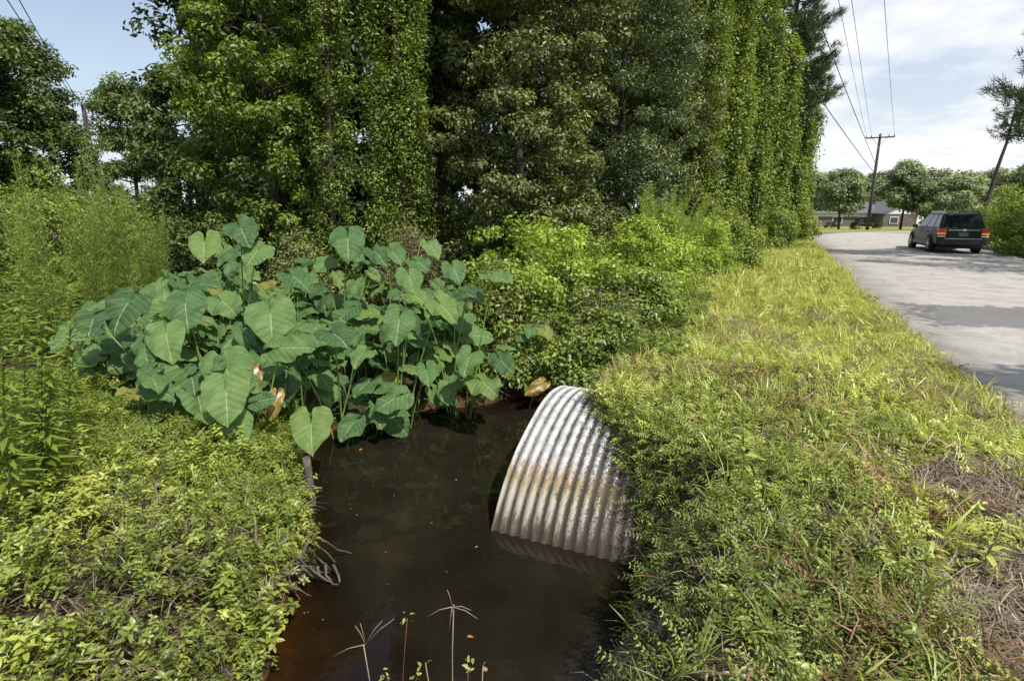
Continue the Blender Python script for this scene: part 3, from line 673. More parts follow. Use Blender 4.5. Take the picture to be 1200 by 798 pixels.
# understory
shs = [('dense green bush at the left below the dark oak', 35, 14.5, 2.2, 1.5, 2.6, 'bright', .52, .1), ('rounded leafy bush below the gap in the trees', 120, 16, 2.0, 1.4, 2.3, 'bright', .45, .1),
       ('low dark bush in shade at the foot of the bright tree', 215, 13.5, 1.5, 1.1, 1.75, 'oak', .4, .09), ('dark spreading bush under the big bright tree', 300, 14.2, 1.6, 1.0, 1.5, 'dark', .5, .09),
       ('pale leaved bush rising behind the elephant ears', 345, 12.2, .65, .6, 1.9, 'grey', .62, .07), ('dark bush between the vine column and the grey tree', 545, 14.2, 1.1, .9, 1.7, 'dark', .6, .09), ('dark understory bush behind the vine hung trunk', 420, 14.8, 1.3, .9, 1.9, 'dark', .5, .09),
       ('leafy bush at the foot of the blue green tree', 700, 15, 1.5, 1.0, 2.1, 'grey', .5, .08), ('bright bush at the foot of the roadside row', 855, 18.5, 1.3, 1.2, 1.7, 'vine', .6, .09), ('green bush under the last roadside trunk', 905, 27, 1.5, 1.6, 2.0, 'vine', .5, .11), ('bush at the end of the grass verge by the road bend', 925, 34, 1.7, 1.8, 2.2, 'vine', .55, .12)]
for i, (lb, u, Y, rx, ry, h, mt, tn, lf) in enumerate(shs):
    shrub(lb, px(u, Y), Y, rx, ry, h, mt, 200 + i, 9000, lf, tint=tn, crad=.32 if rx < 1.8 else .42)
shrub('brown and green mound of dead vines over a bush behind the elephant ears', px(478, 11.8), 11.8, .85, .7, 2.0, 'vine', 220, 7000, .06, tint=.38, crad=.26, dead=520)
# feathery weeds
for i, (u, Y, h, lb) in enumerate([(95, 9.8, 3.4, 'tall feathery green weed plume at the left below the oak'), (135, 10.5, 3.1, 'feathery weed plume right of the tallest left one'), (35, 9.2, 3.2, 'feathery weed plume near the left edge'), (168, 11.2, 2.8, 'feathery weed plume beside the shaded wood edge'), (782, 14.6, 2.35, 'wide bright feathery weed clump before the roadside row')]):
    fennel(lb, px(u, Y), Y, h, 230 + i, 14 if i < 4 else 60, .55 if i < 4 else 1.3, tw=.009 if i < 4 else .016, tint=.5 if i < 4 else .68)
# thicket on the far bank
th = [('lime vine mound on the far bank, just right of the elephant ears', 590, 9.6, .95, .8, 1.55, 'vine', .5), ('tall lime vine mound in the middle of the far bank', 665, 10.4, 1.15, 1.0, 1.75, 'lime', .5), ('lime vine mound below the feathery weed clump', 745, 11.8, 1.1, 1.1, 1.75, 'lime', .45),
      ('low sunlit vine mound at the right of the far bank', 700, 9.3, .95, .8, 1.0, 'vine', .5), ('leafy vine mound behind the far bank under the grey tree', 620, 12.2, 1.5, 1.1, 1.9, 'lime', .42), ('vine mound where the thicket meets the grass verge', 775, 13.8, 1.2, 1.2, 1.55, 'lime', .55), ('bright leafy mound at the back of the grass verge', 820, 17.2, 1.2, 1.2, 1.6, 'lime', .55), ('low leafy mound overhanging the pool edge behind the pipe', 612, 9.0, .6, .5, .75, 'vine', .5), ('low leafy mound on the bank above the pipe mouth', 672, 8.7, .6, .5, .6, 'vine', .5), ('spreading vine mound filling the foot of the far bank', 715, 8.9, .75, .6, .75, 'vine', .5), ('rounded vine mound between the far bank and the worn verge', 755, 10.2, .8, .8, .9, 'vine', .55)]
for i, (lb, u, Y, rx, ry, h, mt, tn) in enumerate(th):
    shrub(lb, px(u, Y), Y, rx, ry, h, mt, 240 + i, 8500, .075 if i % 2 else .085, LEAFW if i in (1, 4) else LEAF, tn, 'vine_shrub', 'shrub', crad=.24, dead=[90, 0, 0, 120, 0, 40, 0, 30, 0, 40, 0][i])

# trees across the bend and to the right of the road
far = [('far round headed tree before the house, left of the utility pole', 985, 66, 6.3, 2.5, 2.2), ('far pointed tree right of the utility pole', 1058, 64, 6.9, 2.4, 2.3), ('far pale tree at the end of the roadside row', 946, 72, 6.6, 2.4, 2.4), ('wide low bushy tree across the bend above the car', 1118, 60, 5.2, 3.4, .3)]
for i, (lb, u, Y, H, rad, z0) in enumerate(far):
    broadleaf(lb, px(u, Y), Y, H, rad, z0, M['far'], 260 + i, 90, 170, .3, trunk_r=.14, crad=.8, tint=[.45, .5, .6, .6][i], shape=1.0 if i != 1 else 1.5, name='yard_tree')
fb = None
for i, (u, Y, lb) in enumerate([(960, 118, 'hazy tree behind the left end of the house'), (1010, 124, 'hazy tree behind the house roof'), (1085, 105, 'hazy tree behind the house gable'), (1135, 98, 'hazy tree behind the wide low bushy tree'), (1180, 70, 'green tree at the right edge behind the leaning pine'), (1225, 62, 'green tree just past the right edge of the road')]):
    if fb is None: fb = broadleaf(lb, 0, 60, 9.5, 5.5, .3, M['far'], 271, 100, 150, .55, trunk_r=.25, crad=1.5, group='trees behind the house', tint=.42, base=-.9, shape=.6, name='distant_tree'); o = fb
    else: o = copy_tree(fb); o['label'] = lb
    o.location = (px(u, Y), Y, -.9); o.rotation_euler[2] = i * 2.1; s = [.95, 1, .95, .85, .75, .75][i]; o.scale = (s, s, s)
pine('leaning pine with bare trunk and small top tuft, right of the car', px(1150, 40), 40, 8.6, 6.9, 1.35, 281, 13, 14, lean=(.8, 0), trunk_r=.17, L=.3, w=.035)
pine('dark pine reaching in from the right edge of the photograph', px(1222, 21), 21, 13, 3.9, 2.5, 282, 64, 20, trunk_r=.25, L=.3, w=.028)
for i, (lb, u, Y, rx, ry, h, mt) in enumerate([('bright roadside bush right of the car', 1205, 27, 1.9, 2.2, 2.6, 'vine'), ('roadside bush just behind the car', 1190, 33, 2.2, 2.0, 2.5, 'vine'), ('roadside bush at the right edge beside the road', 1235, 23.5, 1.6, 1.8, 2.4, 'bright')]):
    shrub(lb, px(u, Y), Y, rx, ry, h, mt, 290 + i, 9000, .12, tint=.5, crad=.4)
# trees on the right of the road, outside the picture: their shade lies across the road
for i, (lb, x, y, H, rad, z0, lx) in enumerate([('roadside tree right of the road that shades the far band of asphalt', 21.0, 14.5, 11.5, 2.9, 5.2, -1.6), ('second roadside tree shading the road ahead of the car', 24.5, 19.0, 12, 2.7, 5.0, -1.2), ('roadside tree beside the near end of the road', 12.3, 1.0, 9.2, 1.15, 6.2, -2.6)]):
    broadleaf(lb, x, y, H, rad, z0, M['oak'], 300 + i, 60 if i < 2 else 26, 130, .2, trunk_r=.2, crad=.8 if i < 2 else .5, name='roadside_tree', lean=(lx, 0))

# ------------------------------------------------------------------ elephant ears
def taro_mat():
    m = bpy.data.materials.new('elephant_ear_leaf'); nt = nodes_of(m); o = N_(nt, 'ShaderNodeOutputMaterial')
    tc = N_(nt, 'ShaderNodeTexCoord'); s = N_(nt, 'ShaderNodeSeparateXYZ'); lk(nt, tc.outputs['Object'], s.inputs[0])
    oi = N_(nt, 'ShaderNodeObjectInfo')
    ay = math_(nt, 'ABSOLUTE', s.outputs[1])
    mid = ramp(nt, [(.004, (1, 1, 1)), (.013, (0, 0, 0))], ay).outputs[0]
    g = math_(nt, 'ADD', math_(nt, 'SUBTRACT', s.outputs[0], math_(nt, 'MULTIPLY', ay, .62)), 2.0)
    fr = math_(nt, 'FRACT', math_(nt, 'MULTIPLY', g, 7.3)); fr = math_(nt, 'ABSOLUTE', math_(nt, 'SUBTRACT', fr, .5))
    lat = ramp(nt, [(.012, (1, 1, 1)), (.045, (0, 0, 0))], fr).outputs[0]
    fold = ramp(nt, [(.0, (.0, .0, .0)), (.5, (1, 1, 1))], fr)
    n1 = noise(nt, tc.outputs['Object'], 6, 4); 
    r1 = ramp(nt, [(0, (.04, .09, .032)), (.3, (.075, .155, .05)), (.55, (.115, .205, .062)), (.84, (.17, .26, .075)), (.96, (.18, .25, .055)), (.99, (.3, .26, .04))], oi.outputs['Random']).outputs[0]
    c = mixc(nt, .35, r1, ramp(nt, [(.3, (.035, .085, .034)), (.7, (.16, .25, .105))], n1).outputs[0])
    v = math_(nt, 'MAXIMUM', mid, math_(nt, 'MULTIPLY', lat, .5))
    c = mixc(nt, math_(nt, 'MULTIPLY', v, .8), c, (.36, .44, .22))
    rr_ = math_(nt, 'ADD', math_(nt, 'MULTIPLY', ay, 1.1), math_(nt, 'MULTIPLY', math_(nt, 'ABSOLUTE', math_(nt, 'SUBTRACT', s.outputs[0], .12)), .75))
    n5 = noise(nt, tc.outputs['Object'], 11, 5, .65)
    brown = ramp(nt, [(1.06, (0, 0, 0)), (1.12, (1, 1, 1))], math_(nt, 'ADD', math_(nt, 'ADD', rr_, math_(nt, 'MULTIPLY', n5, .6)), math_(nt, 'MULTIPLY', math_(nt, 'FRACT', math_(nt, 'MULTIPLY', oi.outputs['Random'], 7.3)), .22))).outputs[0]
    c = mixc(nt, math_(nt, 'MULTIPLY', brown, .75), c, (.22, .17, .05))
    d = N_(nt, 'ShaderNodeBsdfPrincipled'); lk(nt, c, d.inputs['Base Color']); d.inputs['Roughness'].default_value = .5; d.inputs['Specular IOR Level'].default_value = .15
    d.inputs['Sheen Weight'].default_value = .0
    t = N_(nt, 'ShaderNodeBsdfTranslucent'); lk(nt, mixc(nt, 1.0, c, (1.3, 1.55, .35), 'MULTIPLY'), t.inputs[0])
    bn = N_(nt, 'ShaderNodeBump'); bn.inputs['Strength'].default_value = .4; bn.inputs['Distance'].default_value = .014; lk(nt, fold.outputs[0], bn.inputs['Height']); lk(nt, bn.outputs[0], d.inputs['Normal'])
    mx = N_(nt, 'ShaderNodeMixShader'); mx.inputs[0].default_value = .26; lk(nt, d.outputs[0], mx.inputs[1]); lk(nt, t.outputs[0], mx.inputs[2]); lk(nt, mx.outputs[0], o.inputs[0])
    return m
M['taro'] = taro_mat()
M['taroyellow'] = leaf_mat('yellowed_leaf', (.16, .1, .03), (.33, .22, .045), (.4, .36, .07), .35, .04, tmul=(1.1, .9, .4))
HALF = np.array([(.66, 0), (.61, .07), (.53, .16), (.42, .255), (.29, .335), (.15, .39), (.0, .42), (-.14, .425), (-.28, .395), (-.39, .33), (-.465, .245), (-.49, .165), (-.46, .085), (-.36, .035), (-.22, .014), (-.1, .006)])
def taro_leaf_mesh(seed):
    r = np.random.default_rng(seed)
    k = len(HALF); dense = np.stack([np.interp(np.linspace(0, k - 1, 26), np.arange(k), HALF[:, d]) for d in (0, 1)], 1)
    wob = lambda ph, a: 1 + a * np.sin(np.linspace(0, 16, 26) + ph)
    up = dense * np.stack([np.ones(26), wob(r.uniform(0, 6), .05) * r.uniform(.9, 1.08)], 1); lo = dense * np.stack([np.ones(26), -wob(r.uniform(0, 6), .035) * r.uniform(.92, 1.08)], 1)
    outl = np.concatenate([up, lo[::-1][:-1] if True else lo])             # tip -> right lobe -> notch -> left lobe -> back toward the tip
    n = len(outl); fr = [0.2, .4, .58, .74, .88, 1.0]; V = [[0, 0, 0]]
    ph = r.uniform(0, 6, 3); dr = r.uniform(.1, .75); cup = r.uniform(-.12, .42); tw = r.uniform(-.5, .5)
    for q in fr:
        for (x, y) in outl * q:
            z = -dr * (x * x if x > 0 else .8 * x * x) + cup * abs(y) * (1 - .6 * abs(y) / .37) - .15 * max(0, abs(y) - .2)
            z += .052 * q ** 3 * math.sin(13 * x + ph[0]) * (1 if y > 0 else -1) + .034 * q * math.sin(13 * y + 7 * x + ph[1]) + .02 * q ** 3 * math.sin(29 * x + 17 * y + ph[2])
            z += tw * x * y
            V.append([x, y, z])
    Fc = [];
    for i in range(n):
        j = (i + 1) % n
        if i == 25: continue                                               # the notch stays open
        Fc.append((0, 1 + i, 1 + j))
        for q in range(len(fr) - 1):
            a, b = 1 + q * n + i, 1 + q * n + j; Fc += [(a, a + n, b + n), (a, b + n, b)]
    return np_mesh('leaf', np.array(V), np.array(Fc), None, True)
TARO = [taro_leaf_mesh(i) for i in range(16)]
for me in TARO: me.materials.append(M['taro'])
TARO_Y = taro_leaf_mesh(50); TARO_Y.materials.append(M['taroyellow']); a_ = TARO_Y.attributes.new('tint', 'FLOAT', 'POINT'); a_.data.foreach_set('value', np.random.default_rng(1).uniform(.2, .8, len(TARO_Y.vertices)).astype(np.float32))
taro_rng = np.random.default_rng(77)
SUN = np.array([.74, -.42, 0]); SUN = SUN / np.linalg.norm(SUN)
def add_leaf(root, base, pos, size, tipdir, normal, me, wide=.95):
    """pos/base in world; the blade is a child 'leaf', its petiole a child 'stalk'"""
    n = Vector(normal).normalized(); t = Vector(tipdir); t = (t - n * t.dot(n)).normalized(); b = n.cross(t)
    org = Vector(root.location)
    o = link_mesh('leaf', me, None, root); Mx = Matrix((t, b, n)).transposed().to_4x4()
    o.rotation_mode = 'QUATERNION'; o.rotation_quaternion = Mx.to_quaternion(); o.location = Vector(pos) - org; o.scale = (size, size * wide, size)
    p1 = Vector(pos) - org - n * .004; p0 = Vector(base) - org
    mid = p0.lerp(p1, .55); mid = Vector((mid.x * .75 + p0.x * .25, mid.y * .75 + p0.y * .25, mid.z + .12 * (p1 - p0).length))
    pts = [(1 - q) ** 2 * p0 + 2 * q * (1 - q) * mid + q * q * p1 for q in np.linspace(0, 1, 7)]
    bf = Buf(); bf.tube([list(p) for p in pts], .016 * (.5 + size), .007 * (.5 + size), 5, .5); bf.build('stalk', M['stalk'], root, True)
M['stalk'] = simple('leaf_stalk', (.2, .3, .07), .5, scale=6, c2=(.1, .17, .05))
# leaves that stand out in the photograph: (u, v, distance, size, tip direction in the view plane, facing)
NAMED = [
    ('elephant ear plant at the water edge with one low leaf hanging over the pool', (330, 505), 6.0, [(365, 507, 5.75, .66, -80, .4)]),
    ('elephant ear plant leaning far right over the water, one big leaf dipping in', (545, 468), 7.9, [(566, 455, 7.1, .66, -62, -.15), (550, 425, 7.2, .55, -100, .3), (588, 428, 7.3, .52, -60, .35), (580, 330, 7.8, .58, -42, -.1)]),
    ('elephant ear plant with broad leaf low at the pool, behind the floating stems', (470, 482), 7.4, [(462, 474, 6.9, .6, -150, .5), (500, 440, 7.4, .5, -80, .3), (430, 455, 7.3, .5, -110, .1)]),
    ('elephant ear plant with a dull olive leaf turned sideways in mid patch', (395, 470), 7.1, [(392, 400, 6.7, .72, -55, -.3), (425, 420, 7.2, .5, -100, .2), (350, 430, 7.0, .5, -110, .3)]),
    ('elephant ear plant holding a large round leaf at the centre of the patch', (320, 470), 7.1, [(318, 378, 6.9, .74, -80, .75), (345, 330, 7.6, .55, -30, .4)]),
    ('elephant ear plant with a bright pointed leaf low at the front of the patch', (275, 480), 6.4, [(266, 440, 6.1, .72, -62, .55), (225, 447, 6.2, .52, -75, .2), (318, 440, 6.5, .5, -100, -.1)]),
    ('elephant ear plant with heart leaf above the weeds at the front left', (200, 470), 6.5, [(196, 400, 6.4, .66, -70, .6), (150, 365, 6.8, .72, -100, .55), (110, 382, 6.6, .6, -75, .25)]),
    ('elephant ear plant with overlapping pair of leaves left of the big round one', (250, 450), 7.2, [(218, 365, 7.0, .72, -75, .6), (262, 360, 7.4, .6, -40, .4)]),
    ('elephant ear plant carrying two hanging leaves right of the patch centre', (470, 460), 7.9, [(468, 383, 7.5, .68, -95, .6), (518, 365, 7.8, .66, -52, .5), (487, 352, 8.0, .5, -40, .3)]),
    ('elephant ear plant at the right end of the patch with leaf against the thicket', (530, 450), 8.3, [(548, 350, 8.2, .6, -50, .25), (532, 320, 8.6, .55, -70, .6), (480, 330, 8.4, .6, -80, .5)]),
    ('tall elephant ear plant with upright pale leaf at the back', (405, 420), 9.0, [(408, 288, 8.8, .74, -85, .85), (440, 300, 9.0, .55, -50, .5), (382, 312, 9.0, .5, -120, .4)]),
    ('tallest elephant ear plant at the back left, leaf lobes raised', (285, 420), 9.0, [(283, 275, 8.9, .7, -60, .6), (240, 292, 8.7, .72, -80, .5), (302, 300, 8.8, .6, -110, .55)]),
    ('elephant ear plant with grey green leaf right of the tall back one', (460, 420), 9.2, [(460, 300, 9.2, .6, -60, .35), (490, 312, 9.0, .5, -40, .3), (505, 292, 9.3, .5, -60, .5)]),
    ('small elephant ear seedling alone on the far bank weeds', (630, 405), 8.75, [(622, 390, 8.6, .3, -110, .6), (640, 392, 8.6, .32, -70, .5), (612, 398, 8.6, .22, -160, .5)]),
]
for lb, (bu, bv), bY, leaves in NAMED:
    bpnt = at_y(bu, bv, bY); bx_, by_ = bpnt[0], bY; bz = gz(bx_, by_)
    root = empty('elephant_ear_plant', (bx_, by_, bz), 0, lb, 'plant', 'elephant ear plants in the pool')
    for (u, v, Y, s, ang, face) in leaves:
        P = at_y(u, v, Y); a = R(ang)
        P = P + np.array([0, 0, .12 * s])
        if P[2] < bz + .12: P[2] = bz + .12
        away = np.array([math.cos(a), -.45, math.sin(a) * .9])
        nrm = np.array([.25 * face + taro_rng.normal(0, .08), -.75 * max(face, .15) - .25, .85 + (.5 if face < .3 else 0)])
        add_leaf(root, (bx_ + taro_rng.normal(0, .05), by_ + taro_rng.normal(0, .05), bz - .05), P, s * .82, away, nrm, TARO[taro_rng.integers(0, 16)], taro_rng.uniform(.9, 1.1))
# the crowd behind: grown on a jittered grid over the wet ground
cnt = 0
for gyv in np.arange(5.7, 12.0, .47):
    for gxv in np.arange(-7.4, .2, .55):
        x = gxv + taro_rng.normal(0, .14); y = gyv + taro_rng.normal(0, .14)
        lo = -.98 * y * .62 - .3; hi = -.08 * y - .0
        lim_front = 6.6 if x > -2.7 else 5.75 + .12 * (-x - 2.7)
        if not (max(-y * .76, -6.8) < x < min(-.1 * y + .35, -.2)) or y < lim_front: continue
        if poly_sd(np.array([x]), np.array([y]), WP)[0] < -.55: continue
        z = gz(x, y); hmax = (1.02 + .06 * (y - 6)) * taro_rng.uniform(.7, 1.12)
        root = empty('elephant_ear_plant', (x, y, z), 0, 'elephant ear plant deep in the crowded patch, its leaves overlapped by neighbours', 'plant', 'elephant ear plants crowded in the patch')
        cnt += 1
        for q in range(int(taro_rng.integers(4, 7))):
            a = taro_rng.uniform(0, 6.28); rad_ = taro_rng.uniform(.12, .42); hh = hmax * (1 if q == 0 else taro_rng.uniform(.3, .98))
            P = (x + math.cos(a) * rad_ + .05, y + math.sin(a) * rad_ - .1, z + hh)
            out = np.array([math.cos(a) + .25, math.sin(a) - .35, -.7 + taro_rng.normal(0, .45)])
            flat_ = taro_rng.uniform(0, 1) < .28
            if flat_: out = np.array([math.cos(a), math.sin(a), -.15]); 
            nrm = np.array([0.1, -.2, 1.]) + taro_rng.normal(0, .3, 3) if flat_ else np.array([.2 + taro_rng.normal(0, .42) + math.cos(a) * .4, -.42 + taro_rng.normal(0, .42) + math.sin(a) * .3, .85])
            add_leaf(root, (x + taro_rng.normal(0, .05), y + taro_rng.normal(0, .05), z - .05), P, taro_rng.uniform(.24, .58), out, nrm, TARO[taro_rng.integers(0, 16)], taro_rng.uniform(.72, 1.12))
# withered leaves
def withered(label, u, v, Y, s, ang):
    P = at_y(u, v, Y); z = gz(P[0], P[1]); root = empty('withered_leaf', (P[0], P[1], z), 0, label, 'leaf'); a = R(ang)
    P[2] = max(P[2], z + .1)
    add_leaf(root, (P[0] - .2, P[1] + .25, z), P, s, (math.cos(a), -.3, math.sin(a)), (.3, -.8, .5), TARO_Y, .6)
withered('crumpled yellow elephant ear leaf behind the pipe mouth', 632, 452, 8.1, .4, -150)
withered('brown yellow elephant ear leaf hanging at the front of the patch', 296, 445, 6.2, .42, -85)
withered('curled ochre elephant ear leaf just above the low hanging leaf', 322, 470, 6.1, .34, -100)

# ------------------------------------------------------------------ ground vegetation (uncountable)
def in_rect(n, x0, x1, y0, y1, r=rng): return r.uniform(x0, x1, n), r.uniform(y0, y1, n)
# 1 left bank cover
n = 36000; x, y = in_rect(n, -8.5, -1.0, 1.2, 7.2); d = poly_sd(x, y, WP)
m = (d > -.12 + .2 * fbm(x, y, 2, 3)) & (height(x, y) > WZ - .03) & (x > -y * 1.25 - 1.4) & (x < -.4) & (rng.uniform(0, 1, n) < np.clip(1.15 - .09 * np.hypot(x, y), .35, 1))
m &= ~((y > 6.3 + .1 * (-x - 2)) & (x > -4))
m &= (fbm(x, y, 2.3, 47) + rng.uniform(-.16, .16, n) > .27)
x, y, d = x[m], y[m], d[m]
mound = .5 * fbm(x, y, 1.3, 41) ** 1.4 * sstep(0, .6, d)
P = on_ground(x, y); P[:, 2] += rng.uniform(0, 1, len(x)) * mound * 1.2 - .01
tn = .22 + .06 * sstep(2.8, 4.5, y) + .95 * (fbm(x, y, .9, 43) - .42) + rng.normal(0, .15, len(x)) + .1 * sstep(4.0, 5.6, y) + .25 * np.exp(-(((x + 2.9) / .7) ** 2 + ((y - 5.3) / .8) ** 2))
n_ = 5200; xe, ye = in_rect(n_, -3.2, -1.0, 1.4, 7.0); de = poly_sd(xe, ye, WP); ke = (de > -.1) & (de < .3) & (fbm(xe, ye, 2.6, 48) > .36); xe, ye = xe[ke], ye[ke]
Pe = on_ground(xe, ye); Pe[:, 2] = np.maximum(Pe[:, 2], WZ + .03) + rng.uniform(0, .26, len(xe)) * sstep(-.25, .1, de[ke])
P = np.concatenate([P, Pe]); x = np.r_[x, xe]; y = np.r_[y, ye]; tn = np.r_[tn, rng.normal(.4, .14, len(xe))]
cov = Buf(); scatter(cov, TP_BROAD, P, rng.uniform(.055, .165, len(x)) * (.75 + .6 * vnoise(x, y, 1.7, 44)), .35, np.clip(tn, .05, .9))
tag(cov.build('ground_cover', M['cover']), 'low leafy green ground cover spread over the left bank of the pool', 'ground cover', kind='stuff')
# 2 grasses on the left bank (finer, yellower, toward the elephant ears)
n = 9000; x, y = in_rect(n, -9, -1.8, 3.6, 7.4); d = poly_sd(x, y, WP); m = (d > .1) & (x > -y * 1.2 - .6) & (x < -1.6) & (rng.uniform(0, 1, n) < sstep(3.6, 5.6, y)) 
x, y = x[m], y[m]; P = on_ground(x, y); P[:, 2] += rng.uniform(0, .12, len(x))
gb = Buf(); scatter(gb, TP_GRASS, P, rng.uniform(.14, .32, len(x)) * (rng.uniform(0, 1, len(x)) < .4) + .02, .3, np.clip(.38 + rng.normal(0, .14, len(x)), 0, 1)); scatter(gb, TP_PINN, P + np.array([.03, .02, .08]), rng.uniform(.2, .36, len(x)), .45, np.clip(.5 + rng.normal(0, .14, len(x)), 0, 1))
tag(gb.build('grass', M['fennel']), 'yellow green weedy grass between the left bank cover and the elephant ears', 'grass', kind='stuff')
# 3 right bank weeds
n = 46000; x, y = in_rect(n, .3, 7.0, .8, 10.5); d = poly_sd(x, y, WP); axp = (x - PC[0]) * AX[0] + (y - PC[1]) * AX[1]
hz = height(x, y); e = x_edge(y) - x
sn_ = (x - PIPE_A[0]) * PN[0] + (y - PIPE_A[1]) * PN[1]
inpipe = (axp > -.1) & (sn_ > -.03) & (sn_ < 2 * PHALF + .05) & (hz < WZ - PD + .0 + np.sqrt(np.clip(PR ** 2 - (sn_ - PHALF) ** 2, 0, None)))
onbank = (~inpipe) & (hz > WZ + .04) & (e > -.05 - .25 * vnoise(x, y, 1.5, 61)) & (x < y * 1.15 + 1.0)
thin = fbm(x, y, 1.3, 51)
m = onbank & (rng.uniform(0, 1, n) < np.clip(1.25 - .085 * np.hypot(x, y), .3, 1)) & (thin + rng.uniform(-.12, .12, n) > .40 - .14 * sstep(4.5, 7, y) + .12 * sstep(1.2, 3.2, x) * sstep(4.2, 2.8, y))
m &= rng.uniform(0, 1, n) > .9 * sstep(4.6, 9.0, y) * sstep(4.0, 2.6, e)
xb, yb = x[m], y[m]; P = on_ground(xb, yb); up = .2 * fbm(xb, yb, 1.4, 52) * sstep(.3, 1.1, e[m]); P[:, 2] += rng.uniform(0, 1, len(xb)) * up
verge = sstep(1.9, .6, e[m])
wb = Buf(); kk = rng.uniform(0, 1, len(xb)); tn = np.clip(.38 + .6 * (fbm(xb, yb, .9, 53) - .4) + rng.normal(0, .12, len(xb)) + .3 * verge + .38 * sstep(4.2, 7, yb), .02, 1)
a_ = kk < .7; b_ = (kk >= .7) & (kk < .91)
scatter(wb, TP_PINN, P[a_], rng.uniform(.14, .3, a_.sum()), .5, tn[a_]); scatter(wb, TP_BROAD, P[b_], rng.uniform(.06, .14, b_.sum()), .4, tn[b_]); scatter(wb, TP_GRASS, P[~(a_ | b_)], rng.uniform(.12, .3, (~(a_ | b_)).sum()), .35, tn[~(a_ | b_)])
dm = rng.uniform(0, 1, len(xb)) < .11 * sstep(.42, .65, fbm(xb, yb, 1.1, 57)) + .006
db = Buf(); Pd = P[dm] + np.array([0, 0, .04]); scatter(db, TP_PINN, Pd, rng.uniform(.15, .32, len(Pd)), .7, np.clip(rng.normal(.45, .25, len(Pd)), 0, 1)); scatter(db, TP_STRAW, Pd + np.array([.05, 0, .03]), rng.uniform(.15, .3, len(Pd)), .6, np.clip(rng.normal(.5, .25, len(Pd)), 0, 1))
M['rustweed'] = leaf_mat('withered_weed', (.07, .035, .02), (.2, .11, .055), (.4, .28, .14), .25, .02, tmul=(1, 1, 1))
tag(db.build('withered_weeds', M['rustweed']), 'withered reddish brown weeds mixed through the right bank growth', 'weeds', kind='stuff')
tag(wb.build('weeds', M['pinn']), 'tangled fine leaved weeds over the right bank beside the pipe', 'weeds', kind='stuff')
m2 = onbank & ((x > 1.9) | (y > 4.4) | (rng.uniform(0, 1, n) < .12)) & (rng.uniform(0, 1, n) < .15 + .75 * sstep(.5, .4, thin)) & (thin < .6); xs, ys = x[m2], y[m2]; P = on_ground(xs, ys, .01)
sb = Buf(); scatter(sb, TP_STRAW, P, rng.uniform(.1, .26, len(xs)), .3, np.clip(rng.normal(.5, .2, len(xs)), 0, 1))
n3 = 1800; x3, y3 = in_rect(n3, -6, -1.2, 1.2, 6.0); d3 = poly_sd(x3, y3, WP); k3 = (d3 > .02) & (x3 > -y3 * 1.2 - 1) & (x3 < -.6)
scatter(sb, TP_STRAW, on_ground(x3[k3], y3[k3], .02) + np.stack([0 * x3[k3], 0 * x3[k3], rng.uniform(0, .2, k3.sum())], 1), rng.uniform(.1, .25, k3.sum()), .3, np.clip(rng.normal(.4, .2, k3.sum()), 0, 1))
tag(sb.build('straw_litter', M['straw']), 'grey brown dry grass litter lying under the bank weeds', 'litter', kind='stuff')
n = 5200; ax4 = rng.uniform(-.1, 1.9, n); sn4 = rng.uniform(-.25, 2.3, n); x = PIPE_A[0] + ax4 * AX[0] + sn4 * PN[0]; y = PIPE_A[1] + ax4 * AX[1] + sn4 * PN[1]; hz = height(x, y)
surf = WZ - PD + np.sqrt(np.clip(PR ** 2 - (sn4 - PHALF) ** 2, 0, None)); k4 = (hz > WZ + .03) & (hz > surf - .02) & (hz < surf + .55); P = np.stack([x, y, hz], 1)[k4]
lb = Buf(); kk = rng.uniform(0, 1, len(P)); scatter(lb, TP_PINN, P[kk < .7], rng.uniform(.16, .34, (kk < .7).sum()), .5, np.clip(rng.normal(.45, .16, (kk < .7).sum()), 0, 1)); scatter(lb, TP_BROAD, P[kk >= .7], rng.uniform(.08, .16, (kk >= .7).sum()), .4, np.clip(rng.normal(.4, .16, (kk >= .7).sum()), 0, 1))
tag(lb.build('pipe_edge_weeds', M['pinn']), 'weeds crowding over the buried end of the corrugated pipe', 'weeds', kind='stuff')
# 4 grass verge
vb = Buf(); 
for (y0, y1, n, sz) in ((3.6, 5.5, 11000, .11), (5.5, 9, 26000, .12), (9, 14, 20000, .13), (14, 24, 20000, .17), (24, 42, 12000, .26)):
    y = rng.uniform(y0, y1, n); e = rng.uniform(-.12, 1, n) ** 1 * (5.0 if y0 > 8 else 4.2) ; x = x_edge(y) - e
    m = (e > -.05 - .25 * vnoise(x, y, 1.5, 61)) & (poly_sd(x, y, WP) > .5); x, y, e = x[m], y[m], e[m]
    P = on_ground(x, y, -.01); worn = fbm(x, y, .7, 63)
    kp = rng.uniform(0, 1, len(x)) < .4 + .9 * sstep(.35, .5, worn); P = P[kp]; x, y = x[kp], y[kp]
    tn = np.clip(.45 + .55 * (fbm(x, y, .5, 64) - .45) + rng.normal(0, .13, len(x)) + .1 * sstep(8, 14, y), 0, 1)
    scatter(vb, TP_GRASS, P, sz * rng.uniform(.6, 1.25, len(x)), .3, tn)
n = 3800; y = 6 + 20 * rng.uniform(0, 1, n) ** 1.5; e = rng.uniform(.0, 4.8, n); x = x_edge(y) - e; kq = (poly_sd(x, y, WP) > .5) & (fbm(x, y, .9, 66) + rng.uniform(-.12, .12, n) > .5); x, y = x[kq], y[kq]; P = on_ground(x, y)
